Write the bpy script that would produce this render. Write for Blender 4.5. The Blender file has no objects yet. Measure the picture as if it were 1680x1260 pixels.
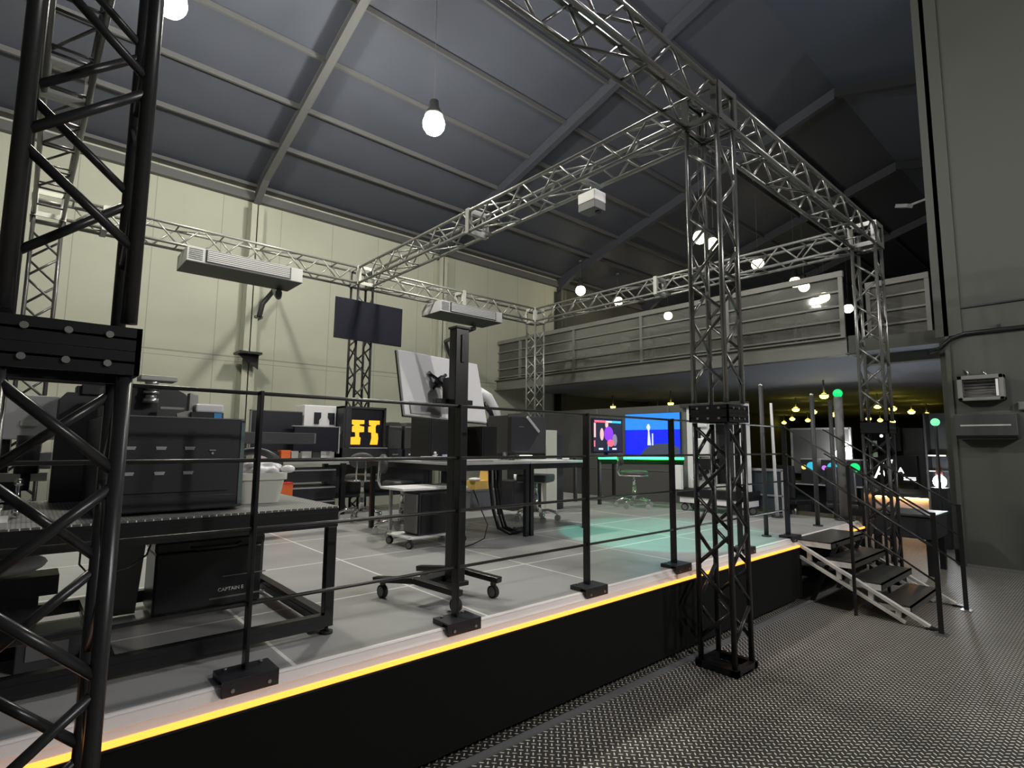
import bpy, bmesh, math, random
from mathutils import Vector, Matrix
random.seed(7)
S = bpy.context.scene
COL = S.collection
PI = math.pi
DECK = 0.605

# ------------------------------------------------------------------ materials
MATS = {}
def mat(name, col, rough=0.5, metal=0.0, emit=None, es=0.0, spec=0.5, noise=0.0, nscale=6.0, alpha=1.0):
    if name in MATS: return MATS[name]
    m = bpy.data.materials.new(name); m.use_nodes = True
    nt = m.node_tree; b = nt.nodes['Principled BSDF']
    b.inputs['Base Color'].default_value = (*col, 1)
    b.inputs['Roughness'].default_value = rough
    b.inputs['Metallic'].default_value = metal
    b.inputs['Specular IOR Level'].default_value = spec
    if emit:
        b.inputs['Emission Color'].default_value = (*emit, 1)
        b.inputs['Emission Strength'].default_value = es
    if alpha < 1: b.inputs['Alpha'].default_value = alpha
    if noise > 0:
        tc = nt.nodes.new('ShaderNodeTexCoord'); n = nt.nodes.new('ShaderNodeTexNoise')
        n.inputs['Scale'].default_value = nscale; n.inputs['Detail'].default_value = 5
        mr = nt.nodes.new('ShaderNodeMapRange')
        mr.inputs[3].default_value = 1 - noise; mr.inputs[4].default_value = 1 + noise
        mx = nt.nodes.new('ShaderNodeVectorMath'); mx.operation = 'SCALE'
        mx.inputs[0].default_value = col
        nt.links.new(tc.outputs['Object'], n.inputs['Vector'])
        nt.links.new(n.outputs['Fac'], mr.inputs[0])
        nt.links.new(mr.outputs[0], mx.inputs['Scale'])
        nt.links.new(mx.outputs[0], b.inputs['Base Color'])
        r2 = nt.nodes.new('ShaderNodeMapRange')
        r2.inputs[3].default_value = max(0.05, rough - 0.12); r2.inputs[4].default_value = min(1, rough + 0.12)
        nt.links.new(n.outputs['Fac'], r2.inputs[0]); nt.links.new(r2.outputs[0], b.inputs['Roughness'])
    MATS[name] = m
    return m

class G:
    """tiny node-graph helper"""
    def __init__(s, m): s.nt = m.node_tree; s.b = s.nt.nodes['Principled BSDF']
    def n(s, t, **k):
        x = s.nt.nodes.new(t)
        for a, v in k.items(): setattr(x, a, v)
        return x
    def put(s, i, v):
        if hasattr(v, 'is_output') or isinstance(v, bpy.types.NodeSocket): s.nt.links.new(v, i)
        else: i.default_value = v
    def m(s, op, a, b=0.0, c=0.0):
        x = s.n('ShaderNodeMath', operation=op)
        s.put(x.inputs[0], a); s.put(x.inputs[1], b); s.put(x.inputs[2], c)
        return x.outputs[0]
    def xyz(s):
        t = s.n('ShaderNodeTexCoord'); q = s.n('ShaderNodeSeparateXYZ')
        s.nt.links.new(t.outputs['Object'], q.inputs[0]); return q.outputs
    def mix(s, f, a, b):
        x = s.n('ShaderNodeMix', data_type='RGBA')
        s.put(x.inputs[0], f); s.put(x.inputs[6], a); s.put(x.inputs[7], b)
        return x.outputs[2]
    def noise(s, scale, detail=4):
        t = s.n('ShaderNodeTexCoord'); x = s.n('ShaderNodeTexNoise')
        x.inputs['Scale'].default_value = scale; x.inputs['Detail'].default_value = detail
        s.nt.links.new(t.outputs['Object'], x.inputs['Vector']); return x.outputs['Fac']

def step_line(g, coord, period, off, width):
    """1 on lines of the given width every period"""
    f = g.m('FRACT', g.m('DIVIDE', g.m('SUBTRACT', coord, off - period * 0.5), period))
    d = g.m('MULTIPLY', g.m('ABSOLUTE', g.m('SUBTRACT', f, 0.5)), period)
    return g.m('LESS_THAN', d, width * 0.5)

def diamond_plate(name, base, tread, cell, rb=0.55, rt=0.3, metal=0.0):
    m = mat(name, base[:3], rb, metal); g = G(m); X = g.xyz()
    v = g.m('DIVIDE', X[1], cell * 0.5)
    par = g.m('FLOORED_MODULO', g.m('FLOOR', v), 2.0)
    u = g.m('ADD', g.m('DIVIDE', X[0], cell), g.m('MULTIPLY', par, 0.5))
    fu = g.m('SUBTRACT', g.m('FRACT', u), 0.5); fv = g.m('MULTIPLY', g.m('SUBTRACT', g.m('FRACT', v), 0.5), 0.5)
    a = g.m('ABSOLUTE', g.m('ADD', fu, fv)); b = g.m('ABSOLUTE', g.m('SUBTRACT', fu, fv))
    inv = g.m('SUBTRACT', 1.0, par)
    A = g.m('ADD', g.m('MULTIPLY', a, par), g.m('MULTIPLY', b, inv))
    B = g.m('ADD', g.m('MULTIPLY', b, par), g.m('MULTIPLY', a, inv))
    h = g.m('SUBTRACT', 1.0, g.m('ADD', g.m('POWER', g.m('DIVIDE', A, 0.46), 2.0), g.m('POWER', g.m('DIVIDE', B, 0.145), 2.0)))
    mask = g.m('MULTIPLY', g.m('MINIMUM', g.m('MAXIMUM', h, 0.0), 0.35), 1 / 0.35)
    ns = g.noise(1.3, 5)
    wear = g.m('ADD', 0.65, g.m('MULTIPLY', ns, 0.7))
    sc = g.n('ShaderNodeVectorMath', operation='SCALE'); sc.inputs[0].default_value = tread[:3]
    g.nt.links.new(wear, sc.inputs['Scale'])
    g.put(g.b.inputs['Base Color'], g.mix(mask, (*base, 1), sc.outputs[0]))  # metallic sheen of the treads painted as a lighter colour, varied by wear
    g.put(g.b.inputs['Roughness'], g.m('ADD', rb, g.m('MULTIPLY', mask, rt - rb)))
    bp = g.n('ShaderNodeBump'); bp.inputs['Strength'].default_value = 0.6; bp.inputs['Distance'].default_value = 0.002
    g.put(bp.inputs['Height'], mask); g.put(g.b.inputs['Normal'], bp.outputs[0])
    return m

BLACK = mat('black_paint', (0.012, 0.012, 0.014), 0.32, 0.0, spec=0.5)
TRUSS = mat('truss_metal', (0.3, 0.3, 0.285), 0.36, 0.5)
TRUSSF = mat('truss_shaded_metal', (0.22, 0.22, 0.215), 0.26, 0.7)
TRUSSM = mat('truss_backlit_metal', (0.1, 0.1, 0.1), 0.3, 0.5)  # truss metal with the shade of backlit members put into its colour
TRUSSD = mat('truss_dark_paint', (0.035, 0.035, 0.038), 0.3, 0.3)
PLATE = mat('pale_plate', (0.5, 0.5, 0.47), 0.5, 0.1)
DARK = mat('dark_panel', (0.022, 0.023, 0.03), 0.42)
DARK2 = mat('charcoal_panel', (0.045, 0.046, 0.05), 0.5)
GREY = mat('mid_grey', (0.16, 0.16, 0.165), 0.5)
LGREY = mat('light_grey', (0.42, 0.42, 0.43), 0.5)
WHITE = mat('white_plastic', (0.84, 0.83, 0.85), 0.4)
CREAM = mat('translucent_white', (0.62, 0.62, 0.55), 0.5)
CHROME = mat('chrome', (0.75, 0.75, 0.75), 0.12, 1.0)
STEEL = mat('steel', (0.5, 0.5, 0.5), 0.3, 0.9)
ALUGLOW = mat('aluminium', (0.86, 0.78, 0.75), 0.45, 0.0)  # pink LED glow on the stage edge put into the aluminium colour
STRUT = mat('white_painted_steel', (0.6, 0.59, 0.57), 0.5, noise=0.08)
RUBBER = mat('rubber', (0.015, 0.015, 0.016), 0.7)
SCREEN = mat('screen_off', (0.012, 0.013, 0.022), 0.25)
VINYL = mat('grey_vinyl', (0.07, 0.07, 0.072), 0.45)
ORANGE = mat('orange_card', (0.85, 0.16, 0.03), 0.5)
YELLOW = mat('yellow_card', (0.75, 0.5, 0.14), 0.6)
PINKCARD = mat('pale_pink_card', (0.6, 0.5, 0.5), 0.6)
BLUECARD = mat('blue_label', (0.06, 0.35, 0.75), 0.4)
FABRIC = mat('black_fabric', (0.007, 0.007, 0.007), 0.85, spec=0.2)
ROOF = mat('roof_navy', (0.078, 0.085, 0.113), 0.6, noise=0.15, nscale=1.5)
RAFT3 = mat('rafter_deep_shade', (0.018, 0.02, 0.028), 0.7)  # rafter steel nearly blackened to put the near slope's shade into it
RAFT2 = mat('rafter_shade', (0.06, 0.065, 0.085), 0.6)  # shade of the dim far bays put into the rafter colour
STEELB = mat('roof_steel', (0.11, 0.11, 0.115), 0.5)
DWALL = mat('dark_wall_paint', (0.074, 0.076, 0.069), 0.7, noise=0.12, nscale=2.0)
GWALL = mat('grey_partition', (0.12, 0.12, 0.12), 0.6, noise=0.08, nscale=2.0)
MEZZ = mat('mezzanine_paint', (0.2, 0.2, 0.185), 0.55, noise=0.1, nscale=3)
HCEIL = mat('hall_ceiling_hazed', (0.42, 0.45, 0.53), 0.8)  # haze under the gallery put into a paler, cooler ceiling colour
def emis(name, col, s, base=(0.02, 0.02, 0.02)): return mat(name, base, 0.5, emit=col, es=s)
LAMP = emis('highbay_lens_lit', (1.0, 0.97, 0.82), 470)
LAMPC = emis('front_lamp_lit', (1.0, 0.97, 0.93), 280)
LAMPFAR = emis('far_pendant_lens_lit', (1.0, 0.88, 0.55), 12)
SPOTL = emis('downlight_lit', (1.0, 0.82, 0.1), 8)
LEDY = emis('led_amber', (1.0, 0.35, 0.045), 2.3)
LEDG = emis('led_green', (0.02, 1.0, 0.1), 9.0)
ORANGEL = emis('orange_window_lit', (1.0, 0.42, 0.015), 1.5)
WHITEL = emis('white_lit', (1.0, 0.98, 0.9), 3.0)
BLUE1 = emis('screen_sky_blue', (0.02, 0.28, 1.0), 1.0)
BLUE2 = emis('screen_deep_blue', (0.0, 0.015, 1.0), 0.95)
SHILL = emis('screen_dark_hill', (0.05, 0.06, 0.09), 1.0)
SWHITE = emis('screen_white', (0.75, 0.85, 1.0), 1.0)
SRED = emis('screen_red', (0.9, 0.12, 0.17), 1.4)
SCYAN = emis('screen_cyan', (0.04, 0.5, 0.85), 1.4)
SPURP = emis('screen_purple', (0.2, 0.03, 0.75), 1.6)
SPINK = emis('screen_pink', (0.75, 0.45, 0.42), 1.3)
SDARK = emis('screen_dark', (0.02, 0.018, 0.018), 1.0)
GREENB = emis('green_bulb_lit', (0.0, 0.85, 0.22), 1.0)
MINTB = emis('mint_bulb_lit', (0.25, 1.0, 0.5), 1.0)
CYANB = emis('cyan_fan_lit', (0.03, 0.5, 0.7), 1.0)
YELB = emis('yellow_fan_lit', (1.0, 0.7, 0.2), 1.3)
PURB = emis('purple_fan_lit', (0.6, 0.2, 0.9), 1.0)
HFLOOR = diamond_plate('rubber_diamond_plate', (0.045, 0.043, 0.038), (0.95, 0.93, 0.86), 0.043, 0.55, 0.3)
BPLATE = diamond_plate('bench_diamond_plate', (0.13, 0.13, 0.13), (0.9, 0.9, 0.9), 0.028, 0.4, 0.3, 0.2)
TPLATE = diamond_plate('tread_diamond_plate', (0.05, 0.05, 0.047), (0.16, 0.16, 0.15), 0.04, 0.42, 0.3, 0.3)

def wall_mat():
    m = mat('wall_left_paint', (0.46, 0.465, 0.395), 0.65); g = G(m); X = g.xyz()
    seam = g.m('MAXIMUM', step_line(g, X[0], 1.065, 0.33, 0.012),
               g.m('MAXIMUM', g.m('LESS_THAN', g.m('ABSOLUTE', g.m('SUBTRACT', X[2], 3.07)), 0.014),
                   g.m('LESS_THAN', g.m('ABSOLUTE', g.m('SUBTRACT', X[2], 2.98)), 0.006)))
    n = g.noise(0.9, 5)
    c = g.n('ShaderNodeVectorMath', operation='SCALE'); c.inputs[0].default_value = (0.46, 0.467, 0.39)
    g.nt.links.new(g.m('ADD', 0.9, g.m('MULTIPLY', n, 0.2)), c.inputs['Scale'])
    g.put(g.b.inputs['Base Color'], g.mix(g.m('MULTIPLY', seam, 0.45), c.outputs[0], (0.1, 0.1, 0.09, 1)))
    return m
WALL = wall_mat()
def deck_mat():
    m = mat('deck_vinyl', (0.2, 0.2, 0.2), 0.4); g = G(m); X = g.xyz()
    line = g.m('MAXIMUM', step_line(g, X[0], 1.0, 0.69, 0.016), step_line(g, X[1], 1.0, 2.3, 0.016))
    n = g.noise(1.4, 6)
    c = g.n('ShaderNodeVectorMath', operation='SCALE'); c.inputs[0].default_value = (0.36, 0.36, 0.365)
    g.nt.links.new(g.m('ADD', 0.75, g.m('MULTIPLY', n, 0.5)), c.inputs['Scale'])
    g.put(g.b.inputs['Base Color'], g.mix(line, c.outputs[0], (0.8, 0.79, 0.76, 1)))
    g.put(g.b.inputs['Roughness'], g.m('ADD', 0.22, g.m('MULTIPLY', g.noise(2.3, 4), 0.3)))
    return m
DECKM = deck_mat()
def glass_mat(name, tint, clear, rough=0.05):
    m = bpy.data.materials.new(name); m.use_nodes = True; nt = m.node_tree
    nt.nodes.remove(nt.nodes['Principled BSDF']); o = nt.nodes['Material Output']
    t = nt.nodes.new('ShaderNodeBsdfTransparent'); d = nt.nodes.new('ShaderNodeBsdfDiffuse')
    d.inputs[0].default_value = (*tint, 1)
    gl = nt.nodes.new('ShaderNodeBsdfGlossy'); gl.inputs['Roughness'].default_value = rough
    a = nt.nodes.new('ShaderNodeMixShader'); a.inputs[0].default_value = clear
    nt.links.new(d.outputs[0], a.inputs[1]); nt.links.new(t.outputs[0], a.inputs[2])
    f = nt.nodes.new('ShaderNodeFresnel'); f.inputs[0].default_value = 1.45
    b = nt.nodes.new('ShaderNodeMixShader')
    nt.links.new(f.outputs[0], b.inputs[0]); nt.links.new(a.outputs[0], b.inputs[1]); nt.links.new(gl.outputs[0], b.inputs[2])
    nt.links.new(b.outputs[0], o.inputs[0]); return m
HAZEGLASS = glass_mat('smoky_glass', (0.26, 0.26, 0.24), 0.62)
CLEARGLASS = glass_mat('clear_glass', (0.3, 0.3, 0.3), 0.85)

# ------------------------------------------------------------------ mesh building
class MB:
    def __init__(s): s.v = []; s.f = []; s.sm = []
    def add(s, vs, fs, smooth=False):
        o = len(s.v); s.v += [tuple(x) for x in vs]
        for f in fs: s.f.append(tuple(i + o for i in f)); s.sm.append(smooth)
        return s
    def box(s, x0, x1, y0, y1, z0, z1, M=None):
        vs = [Vector((x, y, z)) for x in (x0, x1) for y in (y0, y1) for z in (z0, z1)]
        if M: vs = [M @ p for p in vs]
        return s.add(vs, [(0, 1, 3, 2), (4, 6, 7, 5), (0, 4, 5, 1), (2, 3, 7, 6), (0, 2, 6, 4), (1, 5, 7, 3)])
    def cb(s, c, d, M=None):
        return s.box(c[0] - d[0] / 2, c[0] + d[0] / 2, c[1] - d[1] / 2, c[1] + d[1] / 2, c[2] - d[2] / 2, c[2] + d[2] / 2, M)
    def bar(s, p, q, w, h=None, up=(0, 0, 1)):
        """rectangular bar from p to q"""
        h = h or w; p = Vector(p); q = Vector(q); d = (q - p).normalized(); u = Vector(up)
        if abs(d.dot(u)) > 0.98: u = Vector((0, 1, 0))
        a = d.cross(u).normalized(); b = a.cross(d).normalized()
        vs = [c + a * (i * w / 2) + b * (j * h / 2) for c in (p, q) for i, j in ((-1, -1), (1, -1), (1, 1), (-1, 1))]
        return s.add(vs, [(3, 2, 1, 0), (4, 5, 6, 7), (0, 1, 5, 4), (1, 2, 6, 5), (2, 3, 7, 6), (3, 0, 4, 7)])
    def cyl(s, p, q, r, r2=None, n=12):
        r2 = r if r2 is None else r2; p = Vector(p); q = Vector(q); d = (q - p).normalized()
        u = Vector((0, 0, 1)) if abs(d.z) < 0.95 else Vector((1, 0, 0))
        a = d.cross(u).normalized(); b = d.cross(a)
        vs = []
        for c, rr in ((p, r), (q, r2)):
            for i in range(n):
                t = 2 * PI * i / n; vs.append(c + (a * math.cos(t) + b * math.sin(t)) * rr)
        s.add(vs, [(i, (i + 1) % n, n + (i + 1) % n, n + i) for i in range(n)], True)
        o = len(s.v) - 2 * n
        s.f.append(tuple(o + i for i in reversed(range(n)))); s.sm.append(False)
        s.f.append(tuple(o + n + i for i in range(n))); s.sm.append(False)
        return s
    def tube(s, pts, r, n=8):
        P = [Vector(p) for p in pts]; rings = []; prev = None
        for i, p in enumerate(P):
            d = ((P[min(i + 1, len(P) - 1)] - P[max(i - 1, 0)])).normalized()
            if prev is None:
                u = Vector((0, 0, 1)) if abs(d.z) < 0.9 else Vector((1, 0, 0)); a = d.cross(u).normalized()
            else: a = (prev - d * prev.dot(d)).normalized()
            prev = a; b = d.cross(a)
            rings.append([p + (a * math.cos(2 * PI * k / n) + b * math.sin(2 * PI * k / n)) * r for k in range(n)])
        vs = [q for R_ in rings for q in R_]; m = len(rings)
        fs = [(i * n + k, i * n + (k + 1) % n, (i + 1) * n + (k + 1) % n, (i + 1) * n + k) for i in range(m - 1) for k in range(n)]
        s.add(vs, fs, True); o = len(s.v) - len(vs)
        s.f.append(tuple(o + k for k in reversed(range(n)))); s.sm.append(False)
        s.f.append(tuple(o + (m - 1) * n + k for k in range(n))); s.sm.append(False)
        return s
    def lathe(s, prof, c=(0, 0, 0), n=24):
        c = Vector(c); m = len(prof)
        vs = [c + Vector((r * math.cos(2 * PI * k / n), r * math.sin(2 * PI * k / n), z)) for r, z in prof for k in range(n)]
        fs = [(i * n + k, i * n + (k + 1) % n, (i + 1) * n + (k + 1) % n, (i + 1) * n + k) for i in range(m - 1) for k in range(n)]
        s.add(vs, fs, True); o = len(s.v) - len(vs)
        if prof[0][0] > 1e-6: s.f.append(tuple(o + k for k in reversed(range(n)))); s.sm.append(False)
        if prof[-1][0] > 1e-6: s.f.append(tuple(o + (m - 1) * n + k for k in range(n))); s.sm.append(False)
        return s
    def ball(s, c, r, n=14, sz=1.0):
        prof = [(max(1e-7, r * math.sin(PI * i / 8)), -r * sz * math.cos(PI * i / 8)) for i in range(9)]
        return s.lathe(prof, c, n)
    def prism(s, poly, p0, ax, ay, ext):
        """polygon (list of 2D points) in plane p0+ax*u+ay*v, extruded by the vector ext"""
        p0 = Vector(p0); ax = Vector(ax); ay = Vector(ay); ext = Vector(ext); n = len(poly)
        a = [p0 + ax * u + ay * v for u, v in poly]; b = [p + ext for p in a]
        fs = [tuple(range(n)), tuple(reversed(range(n, 2 * n)))] + [(i, n + i, n + (i + 1) % n, (i + 1) % n) for i in range(n)]
        return s.add(a + b, fs)
    def quad(s, a, b, c, d): return s.add([a, b, c, d], [(0, 1, 2, 3)])
    def xf(s, M): s.v = [tuple(M @ Vector(p)) for p in s.v]; return s
    def mesh(s, name):
        me = bpy.data.meshes.new(name); me.from_pydata(s.v, [], s.f); me.update()
        me.polygons.foreach_set('use_smooth', s.sm)
        bm = bmesh.new(); bm.from_mesh(me); bmesh.ops.recalc_face_normals(bm, faces=bm.faces); bm.to_mesh(me); bm.free()
        return me

def obj(name, mb, m, parent=None, bevel=0.0, world=True):
    """link one mesh object; with world=True the mesh is given in world space and moved into the parent's frame"""
    if parent and world:
        W = parent.matrix_basis.copy()
        p = parent.parent
        while p: W = p.matrix_basis @ W; p = p.parent
        mb.xf(W.inverted())
    o = bpy.data.objects.new(name, mb.mesh(name)); COL.objects.link(o)
    o.data.materials.append(m)
    if parent: o.parent = parent
    if bevel:
        b = o.modifiers.new('bevel', 'BEVEL'); b.width = bevel; b.segments = 2; b.limit_method = 'ANGLE'; b.angle_limit = 0.9
    return o
def tag(o, label, cat, group=None, kind=None):
    o['label'] = label; o['category'] = cat
    if group: o['group'] = group
    if kind: o['kind'] = kind
    return o
def thing(name, label, cat, loc=(0, 0, 0), rz=0.0, group=None):
    o = bpy.data.objects.new(name, None); COL.objects.link(o)
    o.empty_display_size = 0.1
    o.location = loc; o.rotation_euler = (0, 0, rz)
    o.matrix_basis = Matrix.Translation(loc) @ Matrix.Rotation(rz, 4, 'Z')
    return tag(o, label, cat, group)
def struct(name, mb, m, parent=None):
    o = obj(name, mb, m, parent)
    if not parent: o['kind'] = 'structure'
    return o
def dup(root, M, label=None, group=None):
    """copy a thing with its parts and sub-parts; M is the new placement"""
    def rec(o, par):
        c = o.copy(); COL.objects.link(c)
        if par: c.parent = par
        for ch in list(o.children): rec(ch, c)
        return c
    r = rec(root, None); r.matrix_basis = M
    if label: r['label'] = label
    if group: r['group'] = group
    return r
def TR(x, y, z, rz=0.0): return Matrix.Translation((x, y, z)) @ Matrix.Rotation(rz, 4, 'Z')
def bx(*a): return MB().box(*a)
def text_mesh(txt, size, name, m, parent, loc, rot, ext=0.002):
    cu = bpy.data.curves.new(name, 'FONT'); cu.body = txt; cu.size = size; cu.extrude = ext
    t = bpy.data.objects.new(name + '_tmp', cu); COL.objects.link(t)
    dg = bpy.context.evaluated_depsgraph_get(); dg.update()
    me = bpy.data.meshes.new_from_object(t.evaluated_get(dg)); bpy.data.objects.remove(t)
    M = Matrix.Translation(loc) @ rot
    me.transform(parent.matrix_basis.inverted() @ M)
    o = bpy.data.objects.new(name, me); COL.objects.link(o); me.materials.clear(); me.materials.append(m)
    o.parent = parent
    return o

# ------------------------------------------------------------------ the setting
roof_z = lambda y: 8.58 - 0.287 * abs(y - 3.4)
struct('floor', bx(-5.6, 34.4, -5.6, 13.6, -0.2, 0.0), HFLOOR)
struct('wall_left', bx(-5.6, 11.47, 11.0, 11.25, 0, 6.4), WALL)
struct('wall_gallery', bx(11.47, 34.4, 11.0, 11.25, 0, 6.4), DWALL)
XS = (-1.3, 2.99, 7.25, 11.47, 15.7, 19.9)
ROOF2 = mat('near_roof_shaded', (0.06, 0.074, 0.115), 0.7)  # near slope darkened in colour for the shade over it
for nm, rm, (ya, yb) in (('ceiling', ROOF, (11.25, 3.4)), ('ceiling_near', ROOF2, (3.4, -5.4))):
    mb = MB()
    za, zb = roof_z(ya) + 0.02, roof_z(yb) + 0.02
    vs = [(x, y, z + d) for x in (-5.6, 34.4) for (y, z) in ((ya, za), (yb, zb)) for d in (0, 0.12)]
    mb.add(vs, [(0, 1, 3, 2), (4, 6, 7, 5), (0, 4, 5, 1), (2, 3, 7, 6), (0, 2, 6, 4), (1, 5, 7, 3)])
    struct(nm, mb, rm)
k = 1
for y in (9.68, 8.72, 7.72, 6.7, 5.7, 4.6):                       # purlins on the far slope
    z = roof_z(y)
    struct('trim_%d' % k, MB().box(-5.4, 34.2, y - 0.02, y + 0.02, z - 0.09, z - 0.01), STEELB); k += 1
for x in XS:                                                       # tapered portal rafters and wall columns
    mb = MB()
    pts = [(10.93, 5.95), (10.3, 6.33), (3.4, 8.33), (3.4, 8.57), (10.93, 6.40)]
    mb.prism(pts, (x - 0.01, 0, 0), (0, 1, 0), (0, 0, 1), (0.02, 0, 0))
    for (a, b) in (((10.93, 5.95), (10.3, 6.33)), ((10.3, 6.33), (3.4, 8.33))):
        mb.bar((x, a[0], a[1]), (x, b[0], b[1]), 0.12, 0.02)
    struct('trim_%d' % k, mb, STEELB if x < 7 else RAFT2); k += 1
    mb = MB().prism([(-5.3, 5.75), (3.4, 8.38), (3.4, 8.57), (-5.3, 6.05)], (x - 0.01, 0, 0), (0, 1, 0), (0, 0, 1), (0.02, 0, 0))
    mb.bar((x, -5.3, 5.77), (x, 3.4, 8.38), 0.1, 0.02)
    struct('trim_%d' % k, mb, RAFT3); k += 1
    mb = MB().box(x - 0.11, x + 0.11, 10.7, 10.72, 0, 5.98).box(x - 0.11, x + 0.11, 10.97, 11.0, 0, 5.98).box(x - 0.01, x + 0.01, 10.7, 11.0, 0, 5.98)
    struct('trim_%d' % k, mb, WALL if x < 11 else DWALL); k += 1
# eave gutter beams along the top of the left wall
struct('trim_%d' % k, MB().box(-5.5, 34.3, 10.88, 11.0, 6.12, 6.2).box(-5.5, 34.3, 10.93, 11.0, 6.2, 6.3).box(-5.5, 34.3, 10.8, 11.0, 6.36, 6.42), STEELB); k += 1
# wall at the right with the heater, its edge column
mb = MB(); mb.prism([(-5.4, 0), (1.52, 0), (1.52, 8.0), (-5.4, 6.05)], (9.13, 0, 0), (0, 1, 0), (0, 0, 1), (0.25, 0, 0))
struct('wall_right', mb, DWALL)
struct('trim_%d' % k, MB().box(9.1, 9.3, 1.52, 1.57, 0, 8.0).box(9.1, 9.13, 1.38, 1.66, 2.98, 8.0).box(9.27, 9.3, 1.42, 1.66, 0, 8.0), DWALL); k += 1
struct('trim_%d' % k, MB().box(9.105, 9.13, -5.4, 1.4, 3.33, 3.35), BLACK); k += 1
struct('baseboard_right', bx(9.11, 9.13, -5.4, 1.52, 0, 0.035), GREY)
struct('wall_near', bx(-5.6, 34.4, -5.6, -5.35, 0, 6.2), DWALL)
mb = MB(); mb.prism([(-5.6, 0), (11.25, 0), (11.25, 6.4), (3.4, 8.7), (-5.6, 6.1)], (-5.6, 0, 0), (0, 1, 0), (0, 0, 1), (0.2, 0, 0))
struct('wall_rear', mb, DWALL)
mb = MB(); mb.prism([(-5.6, 0), (11.25, 0), (11.25, 6.4), (3.4, 8.7), (-5.6, 6.1)], (34.2, 0, 0), (0, 1, 0), (0, 0, 1), (0.2, 0, 0))
struct('wall_far', mb, DWALL)
# mezzanine slab: floor of the gallery, ceiling of the hall below
struct('floor_gallery', MB().box(9.3, 34.2, 1.6, 11.0, 2.95, 3.1), HCEIL)
struct('trim_%d' % k, MB().box(9.2, 9.22, 2.76, 11.0, 2.9, 3.16).box(9.12, 9.3, 2.76, 11.0, 2.88, 2.9).box(9.12, 9.3, 2.76, 11.0, 3.14, 3.16), MEZZ); k += 1
struct('trim_%d' % k, bx(9.28, 9.3, 1.58, 11.0, 2.93, 3.12), DWALL); k += 1
struct('trim_%d' % k, MB().box(9.95, 10.0, 1.58, 2.76, 2.82, 3.12).box(9.9, 10.1, 1.58, 2.76, 2.8, 2.82), MEZZ); k += 1
struct('wall_hall', bx(9.6, 9.7, 5.3, 11.0, 0, 2.3), GWALL)
struct('wall_hallside', bx(9.38, 34.2, 1.3, 1.5, 0, 2.95), GWALL)
struct('trim_%d' % k, MB().box(9.585, 9.6, 5.3, 11.0, 0.98, 1.0).box(9.585, 9.6, 5.3, 11.0, 0.0, 0.05).box(9.58, 9.6, 7.9, 7.96, 0, 2.3).box(9.58, 9.6, 6.1, 6.14, 0, 2.3), GREY); k += 1

# ------------------------------------------------------------------ truss frame
HS = 0.12      # half spacing of the chords
def lattice(root, A, B, u, v, m, rc=0.0185, rb=0.0105, step=0.25, faces=('u', 'u', 'v', 'v'), phase=0, nodes=None):
    """four chords from A to B (offset along unit vectors u, v) laced with braces"""
    A = Vector(A); B = Vector(B); u = Vector(u); v = Vector(v); L = (B - A).length; d = (B - A) / L
    for i in (-1, 1):
        for j in (-1, 1):
            o = u * (i * HS) + v * (j * HS)
            obj('chord', MB().cyl(A + o, B + o, rc, n=12), m, root)
    n = max(2, round((L - 0.1) / step)); s = (L - 0.1) / n; ts = 0.05
    if nodes: ts, s, n = nodes
    for fi, (side, along, sg) in enumerate(((u, v, -1), (u, v, 1), (v, u, -1), (v, u, 1))):
        kind = faces[fi]
        for q in range(n):
            t0 = ts + q * s; t1 = t0 + s
            if kind == 'u':
                f = 1 if (q + (0, 1, 1, 0)[fi] + phase) % 2 else -1
                p0 = A + d * (t0 + 0.015) + side * (sg * HS) + along * (f * HS)
                p1 = A + d * (t1 - 0.015) + side * (sg * HS) - along * (f * HS)
            else:                                   # rungs with a diagonal between them
                if q % 2 == 0:
                    p0 = A + d * t0 + side * (sg * HS) + along * HS; p1 = A + d * t0 + side * (sg * HS) - along * HS
                elif q % 4 == 1:
                    p0 = A + d * (t0 - s) + side * (sg * HS) + along * HS; p1 = A + d * t1 + side * (sg * HS) - along * HS
                else: continue
            obj('brace', MB().cyl(p0, p1, rb, n=8), m, root)

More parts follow.
